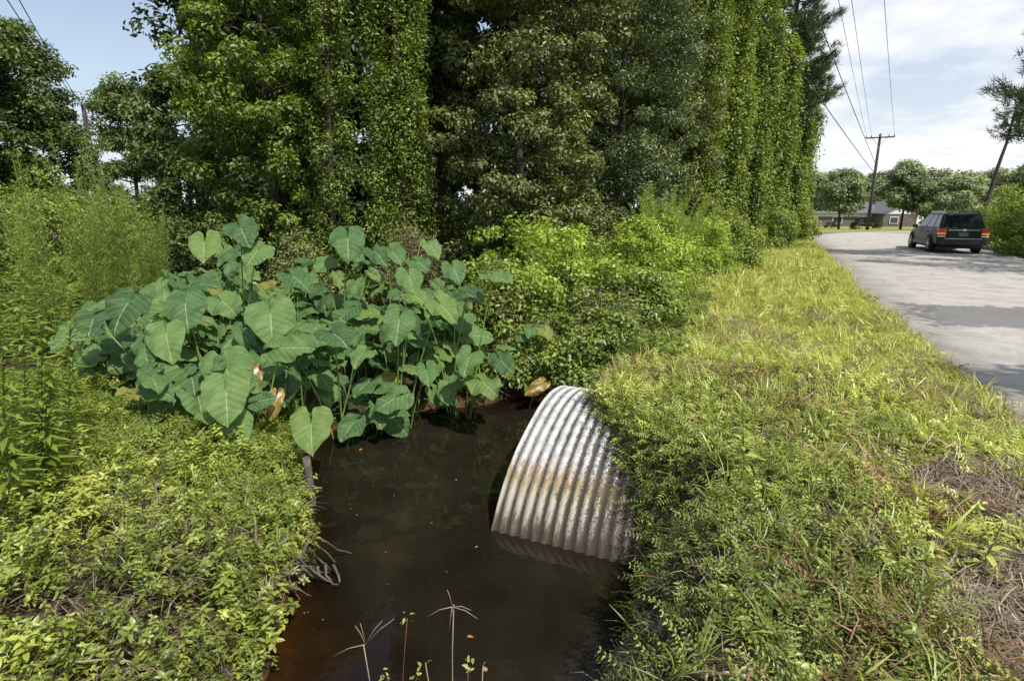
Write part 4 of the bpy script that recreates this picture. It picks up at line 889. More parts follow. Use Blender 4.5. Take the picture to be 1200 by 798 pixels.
k1 = rng.uniform(0, 1, len(x)) < .55; sz = (.16 + .012 * y) * rng.uniform(.6, 1.4, len(x)); scatter(vb, TP_PINN, P[k1], sz[k1], .5, np.clip(rng.normal(.45, .2, k1.sum()), 0, 1)); scatter(vb, TP_BROAD, P[~k1], sz[~k1] * .6, .4, np.clip(rng.normal(.35, .2, (~k1).sum()), 0, 1))
n = 900; y = 5 + 22 * rng.uniform(0, 1, n) ** 1.5; x = x_edge(y) - rng.uniform(-.15, 4.6, n); kq = poly_sd(x, y, WP) > .5; P = on_ground(x[kq], y[kq]); scatter(vb, TP_GRASS, P, (.3 + .008 * y[kq]) * rng.uniform(.7, 1.2, kq.sum()), .3, np.clip(rng.normal(.6, .2, kq.sum()), 0, 1))
tag(vb.build('verge_grass', M['grass']), 'sunlit yellow green grass on the verge between thicket and road', 'grass', kind='stuff')
# 5 undergrowth on the far bank
n = 17000; x, y = in_rect(n, -1.2, 4.4, 7.2, 12.5); d = poly_sd(x, y, WP); e = x_edge(y) - x; m = (d > -.1) & (height(x, y) > WZ) & (e > 3.1 + .6 * vnoise(x, y, .8, 71)) & (x > -.1 * y + .1); x, y, e = x[m], y[m], e[m]
P = on_ground(x, y); P[:, 2] += rng.uniform(0, 1, len(x)) * .5 * fbm(x, y, 1.2, 72) * sstep(3, 4.2, e)
ub = Buf(); kk = rng.uniform(0, 1, len(x)); tn = np.clip(.4 + .6 * (fbm(x, y, 1.0, 73) - .42) + rng.normal(0, .13, len(x)), 0, 1)
scatter(ub, TP_BROAD, P[kk < .5], rng.uniform(.1, .2, (kk < .5).sum()), .4, tn[kk < .5]); scatter(ub, TP_PINN, P[kk >= .5], rng.uniform(.18, .34, (kk >= .5).sum()), .5, tn[kk >= .5])
tag(ub.build('undergrowth', M['vine']), 'tangled green undergrowth on the far bank behind the pipe', 'undergrowth', kind='stuff')
# 6 rough growth on the ground under the trees and to the left
n = 16000; x, y = in_rect(n, -16, 6, 8.5, 19); e = x_edge(y) - x; m = (x < -.56 * y) | ((y > 11.5) & (e > 4.4)); m &= (x > -.95 * y - 1); x, y = x[m], y[m]; P = on_ground(x, y)
P[:, 2] += rng.uniform(0, 1, len(x)) * 1.0 * fbm(x, y, .7, 82)
rb = Buf(); scatter(rb, TP_BROAD, P, rng.uniform(.2, .38, len(x)), .45, np.clip(.42 + .5 * (fbm(x, y, .6, 83) - .45) + rng.normal(0, .12, len(x)), 0, 1))
tag(rb.build('understory_weeds', M['bright']), 'rank green weeds at the foot of the wood left and behind the patch', 'weeds', kind='stuff')

# ------------------------------------------------------------------ single plants near the camera
def goldenrod(label, x, y, h, seed, lean, mat='cover', lw=.2, ll=.1, n=90, z=None, group=None, name='tall_weed', tint=.4):
    r = np.random.default_rng(seed); z = gz(x, y) if z is None else z; root = empty(name, (x, y, z), 0, label, 'plant', group)
    path = bend_path((0, 0, -.05), (lean[0], lean[1], h), 9, .012, r); b = Buf(); b.tube(path, .007, .003, 5, .5); b.build('stem', M['stem'], root, True)
    t = np.linspace(.18, 1, n); C = np.stack([np.interp(t, np.linspace(0, 1, 9), path[:, d]) for d in range(3)], 1); a = np.arange(n) * 2.4 + r.uniform(-.3, .3, n)
    T = np.stack([np.cos(a), np.sin(a), r.uniform(.1, .7, n)], 1); N = np.stack([-T[:, 0] * .5, -T[:, 1] * .5, np.ones(n)], 1) + r.normal(0, .15, (n, 3))
    s = ll * r.uniform(.7, 1.2, n) * (1.15 - .75 * t ** 2)
    lf = Buf(); lf.inst(L8(lw, .05, .3), C, T, N, s, np.clip(tint + r.normal(0, .12, n) + .15 * t, 0, 1)); lf.build('foliage', M[mat], root); return root
for i, (u, v, Y, h, ln, lb) in enumerate([(-10, 520, 3.9, 2.1, (.35, .0), 'tall lance leaved weed leaning right at the left edge'), (30, 520, 4.2, 2.0, (.3, .1), 'tall lance leaved weed second from the left edge'), (-35, 480, 4.4, 2.3, (.3, 0), 'tall lance leaved weed cut by the left edge of the photograph'), (70, 505, 4.9, 1.8, (.2, .1), 'tall lance leaved weed in front of the leftmost elephant ears'), (12, 450, 5.2, 2.3, (.2, .2), 'tall lance leaved weed with its tip below the oak'), (60, 620, 4.2, 1.3, (.15, .05), 'short lance leaved weed on the left bank below the tall ones')]):
    P = at_y(u, v, Y); goldenrod(lb, P[0], Y, h, 400 + i, ln, 'fennel', .2, .2, 170)
for i, (u, Y, h, ln, lb) in enumerate([(875, 3.9, .62, (-.05, .1), 'upright green weed stalk with hanging leaves on the right bank'), (812, 5.2, .5, (.02, .02), 'thin weed with brown tip right of the pipe'), (1170, 2.75, .3, (.08, 0), 'small weed sprig on bare litter at the lower right'), (1105, 2.7, .26, (.0, .05), 'little weed seedling left of the lower right sprig'), (960, 4.4, .45, (.1, .1), 'leafy weed among the vetch in the middle of the right bank')]):
    x = x_at(u, Y, 560); goldenrod(lb, x, Y, h, 420 + i, ln, 'pinn', .3, .13, 22, tint=.6)
def woody(name, label, cat, paths, mat, extra=None):
    P0 = np.array(paths[0][0][0]); root = None
    b = Buf()
    for pts, r0, r1 in paths: b.tube(np.array(pts) - P0, r0, r1, 6, .5)
    o = b.build(name, M[mat], None, True); o.location = tuple(P0); tag(o, label, cat); return o
def wob(p0, p1, n, amp, seed):
    return bend_path(p0, p1, n, amp, np.random.default_rng(seed)).tolist()
# rotten stake at the left water edge
q = at_z(366, 592, WZ); woody('rotten_stake', 'grey rotten wooden stake standing at the left water edge', 'stake', [(wob(q - np.array([0, 0, .25]), q + np.array([-.03, .05, .5]), 7, .012, 1), .055, .04)], 'darkwood')
# driftwood roots
q = at_z(356, 672, WZ + .1)
woody('tangled_roots', 'grey brown exposed roots tangled at the left bank of the pool', 'roots', [(wob(q + np.array([-.12, -.12, .0]), q + np.array([.04, .2, .22]), 6, .02, i), .02, .012) for i in range(1)] + [(wob(q + np.array([-.1 + .05 * i, -.12 + .04 * i, .12 - .02 * i]), q + np.array([.02 + .05 * i, .1 - .03 * i, -.14]), 6, .03, 10 + i), .013, .006) for i in range(7)] + [(wob(q + np.array([-.16 + .03 * i, -.25 + .06 * i, .16]), q + np.array([.03 + .02 * i, -.18 + .07 * i, -.13]), 7, .03, 60 + i), .009, .004) for i in range(9)], 'darkwood')
q = at_z(300, 640, -.55); woody('dead_stick', 'upright pale dead stick on the left bank above the roots', 'stick', [(wob(q, q + np.array([.0, .02, .24]), 5, .006, 21), .008, .006)], 'twig')
for i, (a, b, lb) in enumerate([((95, 730), (280, 790), 'long thin dead stem lying across the lower left weeds'), ((70, 772), (170, 780), 'short dead stem lying near the lower left corner'), ((105, 726), (60, 700), 'forked dead twig lying at the left end of the long stem')]):
    A, B = at_z(*a, -.38), at_z(*b, -.5); A[2] = gz(A[0], A[1]) + .2; B[2] = gz(B[0], B[1]) + .14; woody('fallen_twig', lb, 'stick', [(wob(A, B, 9, .012, 30 + i), .007, .004)], 'twig')
# dry seed stalks and a red stemmed sprig before the camera
def stalk(label, u0, v0, u1, v1, Y, arms, mat='twig'):
    A, B = at_y(u0, v0, Y), at_y(u1, v1, Y); ps = [(wob(A, B, 6, .003, u0), .0035, .0025)]
    for (du, dv) in arms: E = at_y(u1 + du, v1 + dv, Y); mid = (B + E) / 2 + np.array([0, 0, .012]); ps.append(([B, mid, E], .002, .0012))
    return woody('seed_stalk', label, 'plant', ps, mat)
stalk('thin dry seed stalk with arms spread like an umbrella, before the water', 531, 960, 530, 711, 2.2, [(-30, 12), (30, 14), (-6, -20), (22, 4), (-4, 30)])
stalk('bent dry seed stalk leaning left with crossed tips at the bottom', 460, 950, 428, 755, 2.2, [(-12, -22), (-6, -25), (20, -28), (34, -30), (-38, 14)])
stalk('short dry stalk at the bottom between the two taller ones', 525, 940, 500, 778, 2.15, [(6, -4)])
stalk('dry stalk at the bottom right of the umbrella one', 560, 940, 566, 782, 2.15, [(3, -6)])
def sprig(label, u0, v0, u1, v1, Y, seed):
    r = np.random.default_rng(seed); A, B = at_y(u0, v0, Y), at_y(u1, v1, Y); root = empty('weed_sprig', A, 0, label, 'plant'); b = Buf(); path = np.array(wob(A, B, 7, .006, seed)) - A; b.tube(path, .003, .0015, 5, .5); tips = [path[-1]]
    for s in (-1, 1):
        e = path[4] + np.array([s * .075, .01, .05]); b.tube([path[3], (path[3] + e) / 2, e], .002, .001, 4, .5); tips.append(e)
    b.build('stem', M['redstem'], root, True); lf = Buf()
    C = np.repeat(np.array(tips), 7, 0) + r.normal(0, .016, (21, 3)); T, N = rot_frames(21, .5, r); T[:, 2] += .3; lf.inst(L8(.5), C, T, N, r.uniform(.018, .034, 21), np.clip(r.normal(.55, .15, 21), 0, 1)); lf.build('foliage', M['pinn'], root)
sprig('red stemmed weed sprig with small leaves before the water', 456, 950, 480, 722, 2.2, 5); sprig('tiny leafy sprig at the bottom edge beside the umbrella stalk', 548, 930, 545, 786, 2.15, 6)
# leaves afloat
M['orange'] = simple('orange_leaf', (.5, .16, .03), .6, scale=30); M['tan'] = simple('tan_leaf', (.4, .28, .14), .6, scale=30)
for i, (u, v, s, mt, lb) in enumerate([(547, 746, .05, 'orange', 'orange fallen leaf lying on the dark water before the camera'), (570, 787, .055, 'tan', 'tan fallen leaf on the water at the bottom edge'), (425, 526, .06, 'orange', 'small orange leaf on the water by the elephant ears'), (533, 562, .03, 'tan', 'tiny tan leaf on the water left of the pipe mouth'), (545, 498, .03, 'tan', 'tiny tan leaf on the water behind the pipe mouth'), (560, 640, .03, 'tan', 'tiny tan leaf on the water below the pipe mouth')]):
    b = Buf(); b.inst(L8(.6, .12, .05), np.zeros((1, 3)), np.array([[math.cos(i * 2), math.sin(i * 2), 0]]), np.array([[.1, 0, 1.]]), np.array([s]), np.array([.5])); o = b.build('fallen_leaf', M[mt]); P = at_z(u, v, WZ + .006); o.location = tuple(P); tag(o, lb, 'leaf', 'leaves afloat on the pool')

n = 420; x, y = in_rect(n, -2.6, 1.2, 2.2, 8.6); k_ = poly_sd(x, y, WP) < -.04; k_ &= ~(((x - PC[0]) * AX[0] + (y - PC[1]) * AX[1] > -.05) & (((x - PIPE_A[0]) * PN[0] + (y - PIPE_A[1]) * PN[1]) > -.05)); k_ &= (rng.uniform(0, 1, n) < .25 + .75 * sstep(-.5, -.05, poly_sd(x, y, WP)))
P = np.stack([x[k_], y[k_], np.full(k_.sum(), WZ + .004)], 1); fb_ = Buf(); T, N = rot_frames(len(P), .06); fb_.inst(L4(.5, .08), P, T, N, rng.uniform(.006, .028, len(P)), rng.uniform(.1, .9, len(P)))
tag(fb_.build('floating_debris', M['straw']), 'specks of leaf and seed floating on the dark water', 'debris', kind='stuff')

n = 2600; y = 3.2 + 16 * rng.uniform(0, 1, n) ** 1.7; e = rng.normal(-.12, .22, n); x = x_edge(y) - e; P = np.stack([x, y, np.where(e < -.06, .043, height(x, y) + .006)], 1)
oc = (np.array([[1, 0, 0], [-.9, .1, 0], [0, 1, .1], [.1, -1, 0], [0, .1, .8], [0, 0, -.8]]) * .5, np.array([[0, 2, 4], [2, 1, 4], [1, 3, 4], [3, 0, 4], [2, 0, 5], [1, 2, 5], [3, 1, 5], [0, 3, 5]]), np.zeros(6))
gvb = Buf(); T, N = rot_frames(n, .3); gvb.inst(oc, P, T, N, rng.uniform(.006, .02, n) * (1 + .03 * y), rng.uniform(0, 1, n))
M['gravel'] = simple('gravel', (.62, .58, .52), .9, var=.6, scale=12); tag(gvb.build('gravel', M['gravel']), 'loose gravel and grit along the crumbling road edge', 'gravel', kind='stuff')

# ------------------------------------------------------------------ parked helper: boxes
def bm_obj(name, bm, mat, parent=None, smooth=False, bevel=0):
    me = bpy.data.meshes.new(name); bmesh.ops.recalc_face_normals(bm, faces=bm.faces); bm.to_mesh(me); bm.free()
    if smooth:
        for p in me.polygons: p.use_smooth = True
    o = link_mesh(name, me, mat, parent)
    if bevel: md = o.modifiers.new('bevel', 'BEVEL'); md.width = bevel; md.segments = 3; md.limit_method = 'ANGLE'
    return o
def box(bm, c, s):
    bmesh.ops.create_cube(bm, size=1, matrix=Matrix.Translation(c) @ Matrix.Diagonal((*s, 1)))
def poly_prism(bm, pts, y0, y1):
    a = [bm.verts.new((x, y0, z)) for x, z in pts]; b = [bm.verts.new((x, y1, z)) for x, z in pts]
    bm.faces.new(a); bm.faces.new(b[::-1]); n = len(pts)
    for i in range(n): bm.faces.new((a[i], b[i], b[(i + 1) % n], a[(i + 1) % n]))
def lathe(bm, prof, n=28, axis='y', org=(0, 0, 0)):
    rings = []
    for i in range(n):
        a = 2 * math.pi * i / n; rings.append([bm.verts.new((org[0] + r * math.cos(a), org[1] + y, org[2] + r * math.sin(a))) for (r, y) in prof])
    for i in range(n):
        A, B = rings[i], rings[(i + 1) % n]
        for j in range(len(prof) - 1): bm.faces.new((A[j], A[j + 1], B[j + 1], B[j]))

# ------------------------------------------------------------------ car (x forward, y left)
def build_car():
    P = at_z(1112, 297, .06); t = math.atan2(1.0, .40)
    root = empty('station_wagon', (P[0] + .9, P[1] + 1.65, .075), R(90 - 21), 'dark green station wagon driving away round the bend with rear lights lit', 'car'); root.scale = (1, 1, 1.07)
    paint = simple('green_paint', (.007, .026, .017), .38, 0, .15, 3, coat=.05, spec=.18); glass = simple('car_glass', (.012, .014, .016), .06, 0, .1, 2, spec=.5); blk = simple('black_plastic', (.02, .02, .021), .6); tan = simple('tan_cladding', (.16, .15, .13), .5)
    chrome = simple('chrome', (.6, .6, .6), .2, .9); red = emis('tail_red', (.42, .015, .012), .12); amb = emis('lit_amber', (.9, .3, .02), .4); wht = simple('white_lens', (.75, .75, .75), .2); plate = simple('plate', (.16, .17, .2), .4, var=.6, scale=25)
    bm = bmesh.new()
    st = [(-2.36, .70, .50, .90), (-2.33, .80, .36, .97), (-2.15, .87, .28, 1.0), (-1.4, .90, .25, 1.0), (0, .905, .24, .98), (1.0, .90, .25, .96), (1.7, .875, .27, .86), (2.15, .80, .3, .76), (2.34, .66, .38, .66)]
    rings = []
    for x, hw, zb, zt in st:
        pr = [(-hw * .86, zb), (-hw * .98, zb + .1), (-hw, zb + (zt - zb) * .5), (-hw * .965, zt - .07), (-hw * .90, zt), (hw * .90, zt), (hw * .965, zt - .07), (hw, zb + (zt - zb) * .5), (hw * .98, zb + .1), (hw * .86, zb)]
        rings.append([bm.verts.new((x, y, z)) for y, z in pr])
    for a, b in zip(rings, rings[1:]):
        for j in range(10): bm.faces.new((a[j], a[(j + 1) % 10], b[(j + 1) % 10], b[j]))
    bm.faces.new(rings[0]); bm.faces.new(rings[-1][::-1])
    b4 = [(-2.22, .80, .96), (1.12, .80, .93)]; t4 = [(-1.86, .64, 1.53), (.2, .63, 1.53)]
    lo = [bm.verts.new((x, s * y, z)) for s in (1, -1) for x, y, z in b4]; hi = [bm.verts.new((x, s * y, z)) for s in (1, -1) for x, y, z in t4]
    rf = [bm.verts.new((x, s * .5, 1.585)) for s in (1, -1) for x in (-1.7, .05)]
    bm.faces.new((lo[0], lo[1], hi[1], hi[0])); bm.faces.new((lo[2], hi[2], hi[3], lo[3])); bm.faces.new((lo[0], hi[0], hi[2], lo[2])); bm.faces.new((lo[1], lo[3], hi[3], hi[1])); bm.faces.new((hi[0], hi[1], rf[1], rf[0])); bm.faces.new((hi[2], rf[2], rf[3], hi[3])); bm.faces.new((hi[0], rf[0], rf[2], hi[2])); bm.faces.new((hi[1], hi[3], rf[3], rf[1])); bm.faces.new((rf[0], rf[1], rf[3], rf[2]))
    bm_obj('body', bm, paint, root, False, .035)
    def patch(a, b, c, d, u0, u1, v0, v1, off, trap=0):
        a, b, c, d = map(Vector, (a, b, c, d)); n = (b - a).cross(d - a).normalized() * off
        f = lambda u, v: (a.lerp(b, u)).lerp(d.lerp(c, u), v) + n
        return [f(u0, v0), f(u1, v0), f(u1 - trap, v1), f(u0 + trap * 0, v1)]
    def panes(name, quads, mat, off=.012):
        bm = bmesh.new()
        for q in quads:
            vs = [bm.verts.new(p) for p in q]; f = bm.faces.new(vs); r = bmesh.ops.extrude_face_region(bm, geom=[f]); n = (q[1] - q[0]).cross(q[3] - q[0]).normalized() * -off
            for v in r['geom']:
                if isinstance(v, bmesh.types.BMVert): v.co += n
        return bm_obj(name, bm, mat, root)
    for s in (1, -1):
        A = (b4[0][0], s * b4[0][1], b4[0][2]); B = (b4[1][0], s * b4[1][1], b4[1][2]); C = (t4[1][0], s * t4[1][1], t4[1][2]); D = (t4[0][0], s * t4[0][1], t4[0][2])
        sg = -1 if s > 0 else 1
        for (u0, u1) in ((.05, .25), (.285, .555), (.59, .93)): panes('side_window', [patch(A, B, C, D, u0, u1, .1, .9, sg * .012 * -1 if False else sg * -.012 * -1, 0)], glass, .006)
    A, B, C, D = (-2.22, .80, .96), (-2.22, -.80, .96), (-1.86, -.64, 1.53), (-1.86, .64, 1.53); panes('rear_window', [patch(A, B, C, D, .07, .93, .12, .9, .014)], glass, .004)
    A, B, C, D = (1.12, -.80, .93), (1.12, .80, .93), (.2, .63, 1.53), (.2, -.63, 1.53); panes('windscreen', [patch(A, B, C, D, .05, .95, .08, .92, .014)], glass, .004)
    bm = bmesh.new(); box(bm, (-2.36, 0, .47), (.14, 1.66, .26)); bm_obj('rear_bumper', bm, blk, root, False, .04)
    bm = bmesh.new(); box(bm, (-2.425, 0, .585), (.03, 1.3, .025)); bm_obj('bumper_strip', bm, chrome, root, False, .006)
    bm = bmesh.new(); box(bm, (-2.385, 0, .915), (.03, 1.1, .03)); bm_obj('tailgate_trim', bm, chrome, root, False, .006)
    bm = bmesh.new(); bmesh.ops.create_uvsphere(bm, u_segments=14, v_segments=8, radius=1, matrix=Matrix.Translation((-2.4, 0, .91)) @ Matrix.Diagonal((.02, .085, .055, 1))); bm_obj('emblem', bm, chrome, root, True)
    bm = bmesh.new(); box(bm, (-2.372, 0, .75), (.02, .34, .16)); bm_obj('license_plate', bm, plate, root, False, .01)
    for s in (1, -1):
        bm = bmesh.new(); poly_prism(bm, [(-2.385, .80), (-2.20, .80), (-1.98, .97), (-2.36, .97)], s * .60, s * .872); L = bm_obj('tail_light', bm, red, root, False, .02)
        bm = bmesh.new(); poly_prism(bm, [(-2.395, .74), (-2.22, .74), (-2.18, .81), (-2.393, .81)], s * .62, s * .878); bm_obj('signal_lamp', bm, amb, L, False, .012)
        bm = bmesh.new(); poly_prism(bm, [(-2.395, .65), (-2.25, .65), (-2.25, .70), (-2.393, .70)], s * .62, s * .872); bm_obj('reverse_lamp', bm, wht, L, False, .01)
        bm = bmesh.new(); box(bm, (-.85, s * .60, 1.615), (1.75, .035, .035)); 
        for x in (-1.68, -.85, -.02): box(bm, (x, s * .60, 1.585), (.08, .03, .06))
        bm_obj('roof_rail', bm, blk if s < 0 else chrome, root, False, .008)
        bm = bmesh.new(); box(bm, (.62, s * 1.0, 1.0), (.12, .2, .15)); bm_obj('mirror', bm, blk, root, False, .03)
        bm = bmesh.new(); box(bm, (.0, s * .905, .36), (2.3, .03, .16)); bm_obj('sill_cladding', bm, tan if s > 0 else blk, root, False, .012)
        for x in (.1, -.82): bm = bmesh.new(); box(bm, (x, s * .912, .80), (.2, .03, .03)); bm_obj('door_handle', bm, paint, root, False, .01)
        for x in (1.38, -1.33):
            bm = bmesh.new(); lathe(bm, [(.0, s * .80), (.385, s * .80), (.40, s * .915), (.345, s * .918), (0, s * .916)], 30, org=(x, 0, .34)); bm_obj('wheel_arch', bm, blk, root)
            bm = bmesh.new(); lathe(bm, [(.2, s * .72), (.32, s * .71), (.345, s * .74), (.345, s * .90), (.32, s * .935), (.23, s * .94)], 32, org=(x, 0, .345)); W = bm_obj('wheel', bm, simple('tyre', (.02, .02, .02), .85), root, True)
            bm = bmesh.new(); lathe(bm, [(.23, s * .93), (.21, s * .945), (.19, s * .925)], 32, org=(x, 0, .345)); lathe(bm, [(0, s * .945), (.05, s * .94)], 16, org=(x, 0, .345))
            for q in range(6):
                a = q * math.pi / 3; bmesh.ops.create_cube(bm, size=1, matrix=Matrix.Translation((x + .12 * math.cos(a), s * .93, .345 + .12 * math.sin(a))) @ Matrix.Rotation(-a, 4, 'Y') @ Matrix.Diagonal((.2, .03, .06, 1)))
            bm_obj('rim', bm, simple('alloy', (.45, .45, .46), .35, .7), W)
    bm = bmesh.new(); box(bm, (-.3, 0, .27), (3.4, 1.5, .16)); bm_obj('underbody', bm, blk, root)
    bm = bmesh.new(); box(bm, (2.33, 0, .42), (.12, 1.5, .24)); bm_obj('front_bumper', bm, blk, root, False, .04)
build_car()

# ------------------------------------------------------------------ house across the bend
def build_house():
    Y = 88; g = -1.0; x0 = px(938, Y); x1 = px(1036, Y); root = empty('ranch_house', (x0, Y, g), 0, 'long low brick ranch house with grey roof and white gable across the bend', 'house')
    W = x1 - x0; brick = simple('brick', (.17, .14, .14), .9, var=.4, scale=3); white = simple('white_siding', (.72, .73, .75), .7, var=.1); roof = simple('grey_shingle', (.15, .15, .16), .9, var=.3, scale=4); gl = simple('house_glass', (.05, .06, .08), .1, spec=.8)
    bm = bmesh.new(); box(bm, (W / 2, 3.5, 1.0), (W, 7, 2.2)); bm_obj('wall', bm, brick, root)
    bm = bmesh.new(); box(bm, (W / 2, -.012, 1.85), (W + .1, .05, .55)); bm_obj('fascia', bm, white, root)
    bm = bmesh.new(); a = [bm.verts.new(p) for p in ((-.5, -.6, 2.1), (W + .5, -.6, 2.1), (W + .5, 7.6, 2.1), (-.5, 7.6, 2.1), (2.6, 3.5, 3.75), (W - .5, 3.5, 3.75))]
    for f in ((0, 1, 5, 4), (1, 2, 5), (2, 3, 4, 5), (3, 0, 4), (3, 2, 1, 0)): bm.faces.new([a[i] for i in f])
    bm_obj('roof', bm, roof, root)
    for i in range(3):
        bm = bmesh.new(); box(bm, (2 + i * W / 3.4, -.03, 1.05), (1.5, .08, 1.0)); f = bm_obj('window', bm, white, root); bm = bmesh.new(); box(bm, (2 + i * W / 3.4, -.08, 1.05), (1.3, .03, .82)); bm_obj('pane', bm, gl, f)
    # the gabled wing
    wx0 = px(1022, Y) - x0; wx1 = px(1088, Y) - x0; wm = (wx0 * .55 + wx1 * .45)
    bm = bmesh.new(); box(bm, ((wx0 + wx1) / 2, .2, .95), (wx1 - wx0, 6, 2.1)); bm_obj('wall', bm, brick, root)
    bm = bmesh.new(); poly_prism(bm, [(wx0, 2.0), (wx1, 2.0), (wm, 3.9)], -2.85, 3); bm_obj('gable', bm, white, root)
    bm = bmesh.new(); poly_prism(bm, [(wx0 - .5, 1.95), (wx0 - .5, 2.1), (wm, 4.15), (wx1 + .5, 2.1), (wx1 + .5, 1.95), (wm, 3.95)], -3.2, 3.2); bm_obj('roof', bm, roof, root)
    bm = bmesh.new(); box(bm, (wx1 - 2.0, -2.86, 1.0), (3.2, .12, 1.9)); bm_obj('garage_door', bm, white, root)
    bm = bmesh.new(); box(bm, (wx0 + 1.6, -2.85, 1.1), (1.3, .1, 1.0)); f = bm_obj('window', bm, white, root); bm = bmesh.new(); box(bm, (wx0 + 1.6, -2.91, 1.1), (1.1, .03, .8)); bm_obj('pane', bm, gl, f)
build_house()
for i, (u, Y, mt, lb) in enumerate([(952, 70, 'deadvine', 'small reddish brown shrub on the far verge left of the pole'), (1005, 68, 'deadvine', 'small reddish brown shrub on the far verge next to the pole'), (1030, 76, 'dark', 'clipped dark shrub before the house gable'), (975, 80, 'dark', 'clipped dark shrub under the house windows')]):
    shrub(lb, px(u, Y), Y, .5 if i < 2 else 1.0, .5, 1.3 if i < 2 else .9, mt, 330 + i, 900, .15, crad=.25, per=60)

# ------------------------------------------------------------------ utility poles and wires
M['pole'] = simple('pole_wood', (.085, .07, .06), .9, var=.4, scale=5); M['wire'] = simple('wire_black', (.02, .02, .022), .6); M['ins'] = simple('porcelain', (.25, .24, .23), .3)
def pole(label, x, y, H, rz, arm=2.4, group=None):
    g = gz(x, y); root = empty('utility_pole', (x, y, g), rz, label, 'utility pole')
    b = Buf(); b.tube([[0, 0, -.2], [.0, 0, H * .5], [0, 0, H]], .17, .11, 12, .5); b.build('post', M['pole'], root, True)
    if not arm: return root
    bm = bmesh.new(); box(bm, (0, -.15, H - .35), (arm, .1, .12)); bm_obj('crossarm', bm, M['pole'], root, False, .01)
    for s in (-1, 1):
        b = Buf(); b.tube([[s * .62, -.15, H - .42], [0, -.13, H - 1.05]], .022, .022, 5, .5); b.build('brace', M['pole'], root)
    for k_ in (-.48, -.3, .3, .48):
        bm = bmesh.new(); lathe(bm, [(0, 0), (.05, .0), (.06, .06), (.035, .09), (.055, .13), (0, .18)], 10); bmesh.ops.rotate(bm, verts=bm.verts, matrix=Matrix.Rotation(R(90), 3, 'X')); bmesh.ops.translate(bm, verts=bm.verts, vec=(k_ * arm, -.15, H - .28)); bm_obj('insulator', bm, M['ins'], root)
    return root
PX, PY = px(1019, 58), 58.0; PH = 9.1
pole('weathered wooden utility pole with crossarm, across the road bend', PX, PY, PH, R(-30))
pg = gz(PX, PY)
def wire(label, A, B, sag, r, group='overhead wires'):
    A, B = np.array(A, float), np.array(B, float); t = np.linspace(0, 1, 40)[:, None]; p = A + (B - A) * t; p[:, 2] -= (4 * sag * t * (1 - t))[:, 0]
    b = Buf(); b.tube(p - A, r, r, 5, .5); o = b.build('overhead_wire', M['wire'], None, True); o.location = tuple(A); tag(o, label, 'wire', group)
c_, s_ = math.cos(R(-30)), math.sin(R(-30))
def armpt(k): return (PX + k * c_, PY + k * s_, pg + PH - .1)
def wire_thru(label, S, u, v, Y, ext, sag, r):
    S = np.array(S, float); D = at_y(u, v, Y) - S; wire(label, S, S + D * ext, sag, r)
wire_thru('thick dark cable falling from the pine to the lower part of the utility pole', (PX, PY, pg + 5.4), 956, 100, 27, 1.9, .25, .022)
wire_thru('second thick cable, above the lowest one on the utility pole', (PX, PY, pg + 6.2), 966, 30, 25, 1.8, .25, .021)
wire_thru('thin wire to the left end of the utility pole crossarm', armpt(-1.15), 985, 0, 22, 1.6, .2, .010)
wire_thru('thin wire to the inner left insulator of the crossarm', armpt(-.72), 1000, 0, 22, 1.6, .2, .010)
wire_thru('thin wire to the right end of the utility pole crossarm', armpt(1.15), 1038, 0, 22, 1.6, .2, .010)
wire('thin service wire running from the utility pole to the right edge', (PX, PY, pg + 5.4), (PX + 42, PY - 14, 3.6), .9, .02)
QX, QY = at_y(97, 122, 34)[0], 34.0
pole('dark utility pole half hidden in the crown of the left oak', QX, QY, at_y(97, 122, 34)[2] - gz(QX, QY), R(30), 0)
qz = at_y(97, 122, 34)[2]
for k_, lb in ((-.8, 'left one of two wires crossing the sky over the left oak'), (.8, 'right one of two wires crossing the sky over the left oak')):
    E = at_y(26 + k_ * 9, 0, 18); D = E - np.array([QX + k_ * .12, QY, qz - .2]); wire(lb, (QX + k_ * .12, QY, qz - .2 - .25 * (k_ > 0)), tuple(np.array([QX + k_ * .12, QY, qz - .2]) + D * 2.2), .5, .014, 'wires over the left oak')

# ------------------------------------------------------------------ sky, sun, camera
AZ = math.atan2(.62, -.78)                         # bearing of the sun, from +Y toward +X
EL = R(54)
w = bpy.data.worlds.new('World'); scene.world = w; w.use_nodes = True; nt = w.node_tree; nt.nodes.clear()
sky = N_(nt, 'ShaderNodeTexSky', sky_type='NISHITA'); sky.sun_disc = False; sky.sun_elevation = EL; sky.sun_rotation = AZ; sky.air_density = 1.0; sky.dust_density = 1.5; sky.ozone_density = 1.0
tc = N_(nt, 'ShaderNodeTexCoord'); s = N_(nt, 'ShaderNodeSeparateXYZ'); lk(nt, tc.outputs['Generated'], s.inputs[0])
zc = math_(nt, 'ADD', math_(nt, 'MAXIMUM', s.outputs[2], 0.0), .22)
cb = N_(nt, 'ShaderNodeCombineXYZ'); lk(nt, math_(nt, 'DIVIDE', s.outputs[0], zc), cb.inputs[0]); lk(nt, math_(nt, 'DIVIDE', s.outputs[1], zc), cb.inputs[1])
n1 = noise(nt, cb.outputs[0], 1.6, 9, .58)
n2 = noise(nt, cb.outputs[0], 4.5, 6, .6)
bias = math_(nt, 'MULTIPLY', s.outputs[0], .22)                              # cloudier to the right of the view
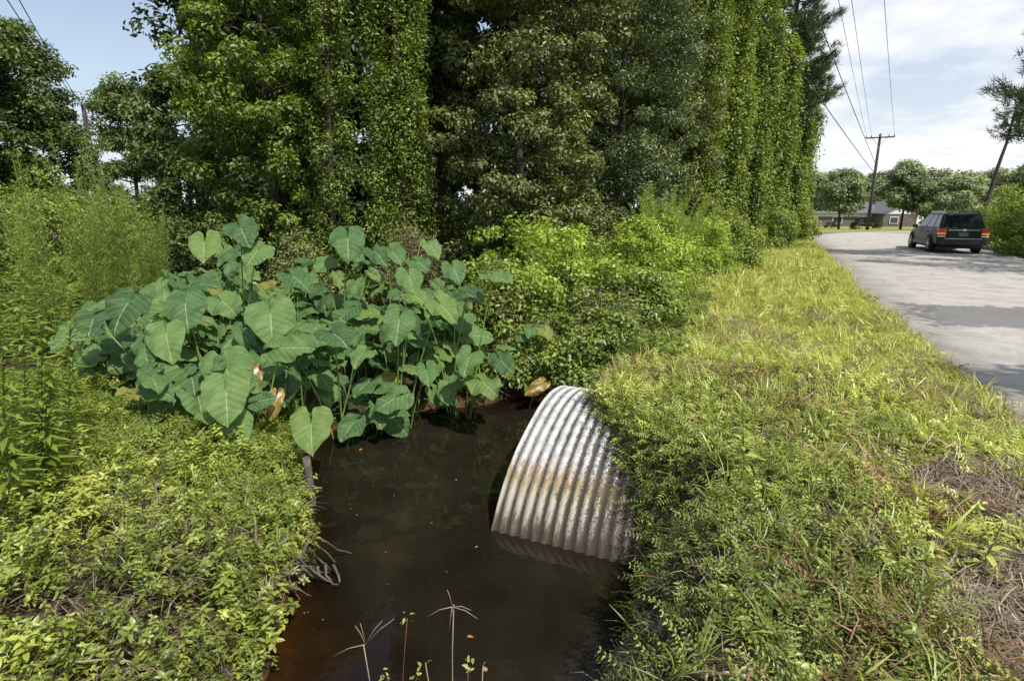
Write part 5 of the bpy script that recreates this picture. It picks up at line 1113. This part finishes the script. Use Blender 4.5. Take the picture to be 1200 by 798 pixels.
lowh = ramp(nt, [(.0, (1, 1, 1)), (.32, (0, 0, 0))], s.outputs[2]).outputs[0]
f = math_(nt, 'ADD', math_(nt, 'ADD', n1, bias), math_(nt, 'MULTIPLY', lowh, .05))
mask = ramp(nt, [(.51, (0, 0, 0)), (.60, (.55, .55, .55)), (.74, (1, 1, 1))], f).outputs[0]
ccol = ramp(nt, [(.36, (6.3, 6.5, 6.9)), (.56, (7.6, 7.6, 7.6))], n2).outputs[0]
haze = mixc(nt, math_(nt, 'MULTIPLY', lowh, .45), mixc(nt, math_(nt, 'ADD', .22, math_(nt, 'MULTIPLY', math_(nt, 'MAXIMUM', s.outputs[0], 0.0), .4)), sky.outputs[0], (5.6, 6.3, 7.4)), (6.8, 7.0, 7.3))
cc = mixc(nt, mask, haze, ccol)
bg = N_(nt, 'ShaderNodeBackground'); bg.inputs[1].default_value = .145; lk(nt, cc, bg.inputs[0]); o = N_(nt, 'ShaderNodeOutputWorld'); lk(nt, bg.outputs[0], o.inputs[0])
sd = bpy.data.lights.new('sun', 'SUN'); sd.energy = 5.0; sd.angle = R(.5); sd.color = (1.0, .96, .88); so = bpy.data.objects.new('sun', sd); col.objects.link(so)
sv = Vector((math.sin(AZ) * math.cos(EL), math.cos(AZ) * math.cos(EL), math.sin(EL))); so.rotation_euler = sv.to_track_quat('Z', 'Y').to_euler(); so.location = (12, -10, 30)
cd = bpy.data.cameras.new('camera'); cd.sensor_width = 36; cd.lens = 20.0; cd.clip_start = .05; cd.clip_end = 5000
co = bpy.data.objects.new('camera', cd); col.objects.link(co); co.location = tuple(EYE); co.rotation_euler = (R(90) - PITCH, 0, 0); scene.camera = co
scene.view_settings.view_transform = 'Standard'; scene.view_settings.look = 'None'; scene.view_settings.exposure = 0; scene.view_settings.gamma = 1
scene.render.engine = 'CYCLES'; cy = scene.cycles; cy.max_bounces = 6; cy.diffuse_bounces = 3; cy.glossy_bounces = 3; cy.transmission_bounces = 4; cy.transparent_max_bounces = 8; cy.caustics_reflective = False; cy.caustics_refractive = False; cy.sample_clamp_indirect = 6
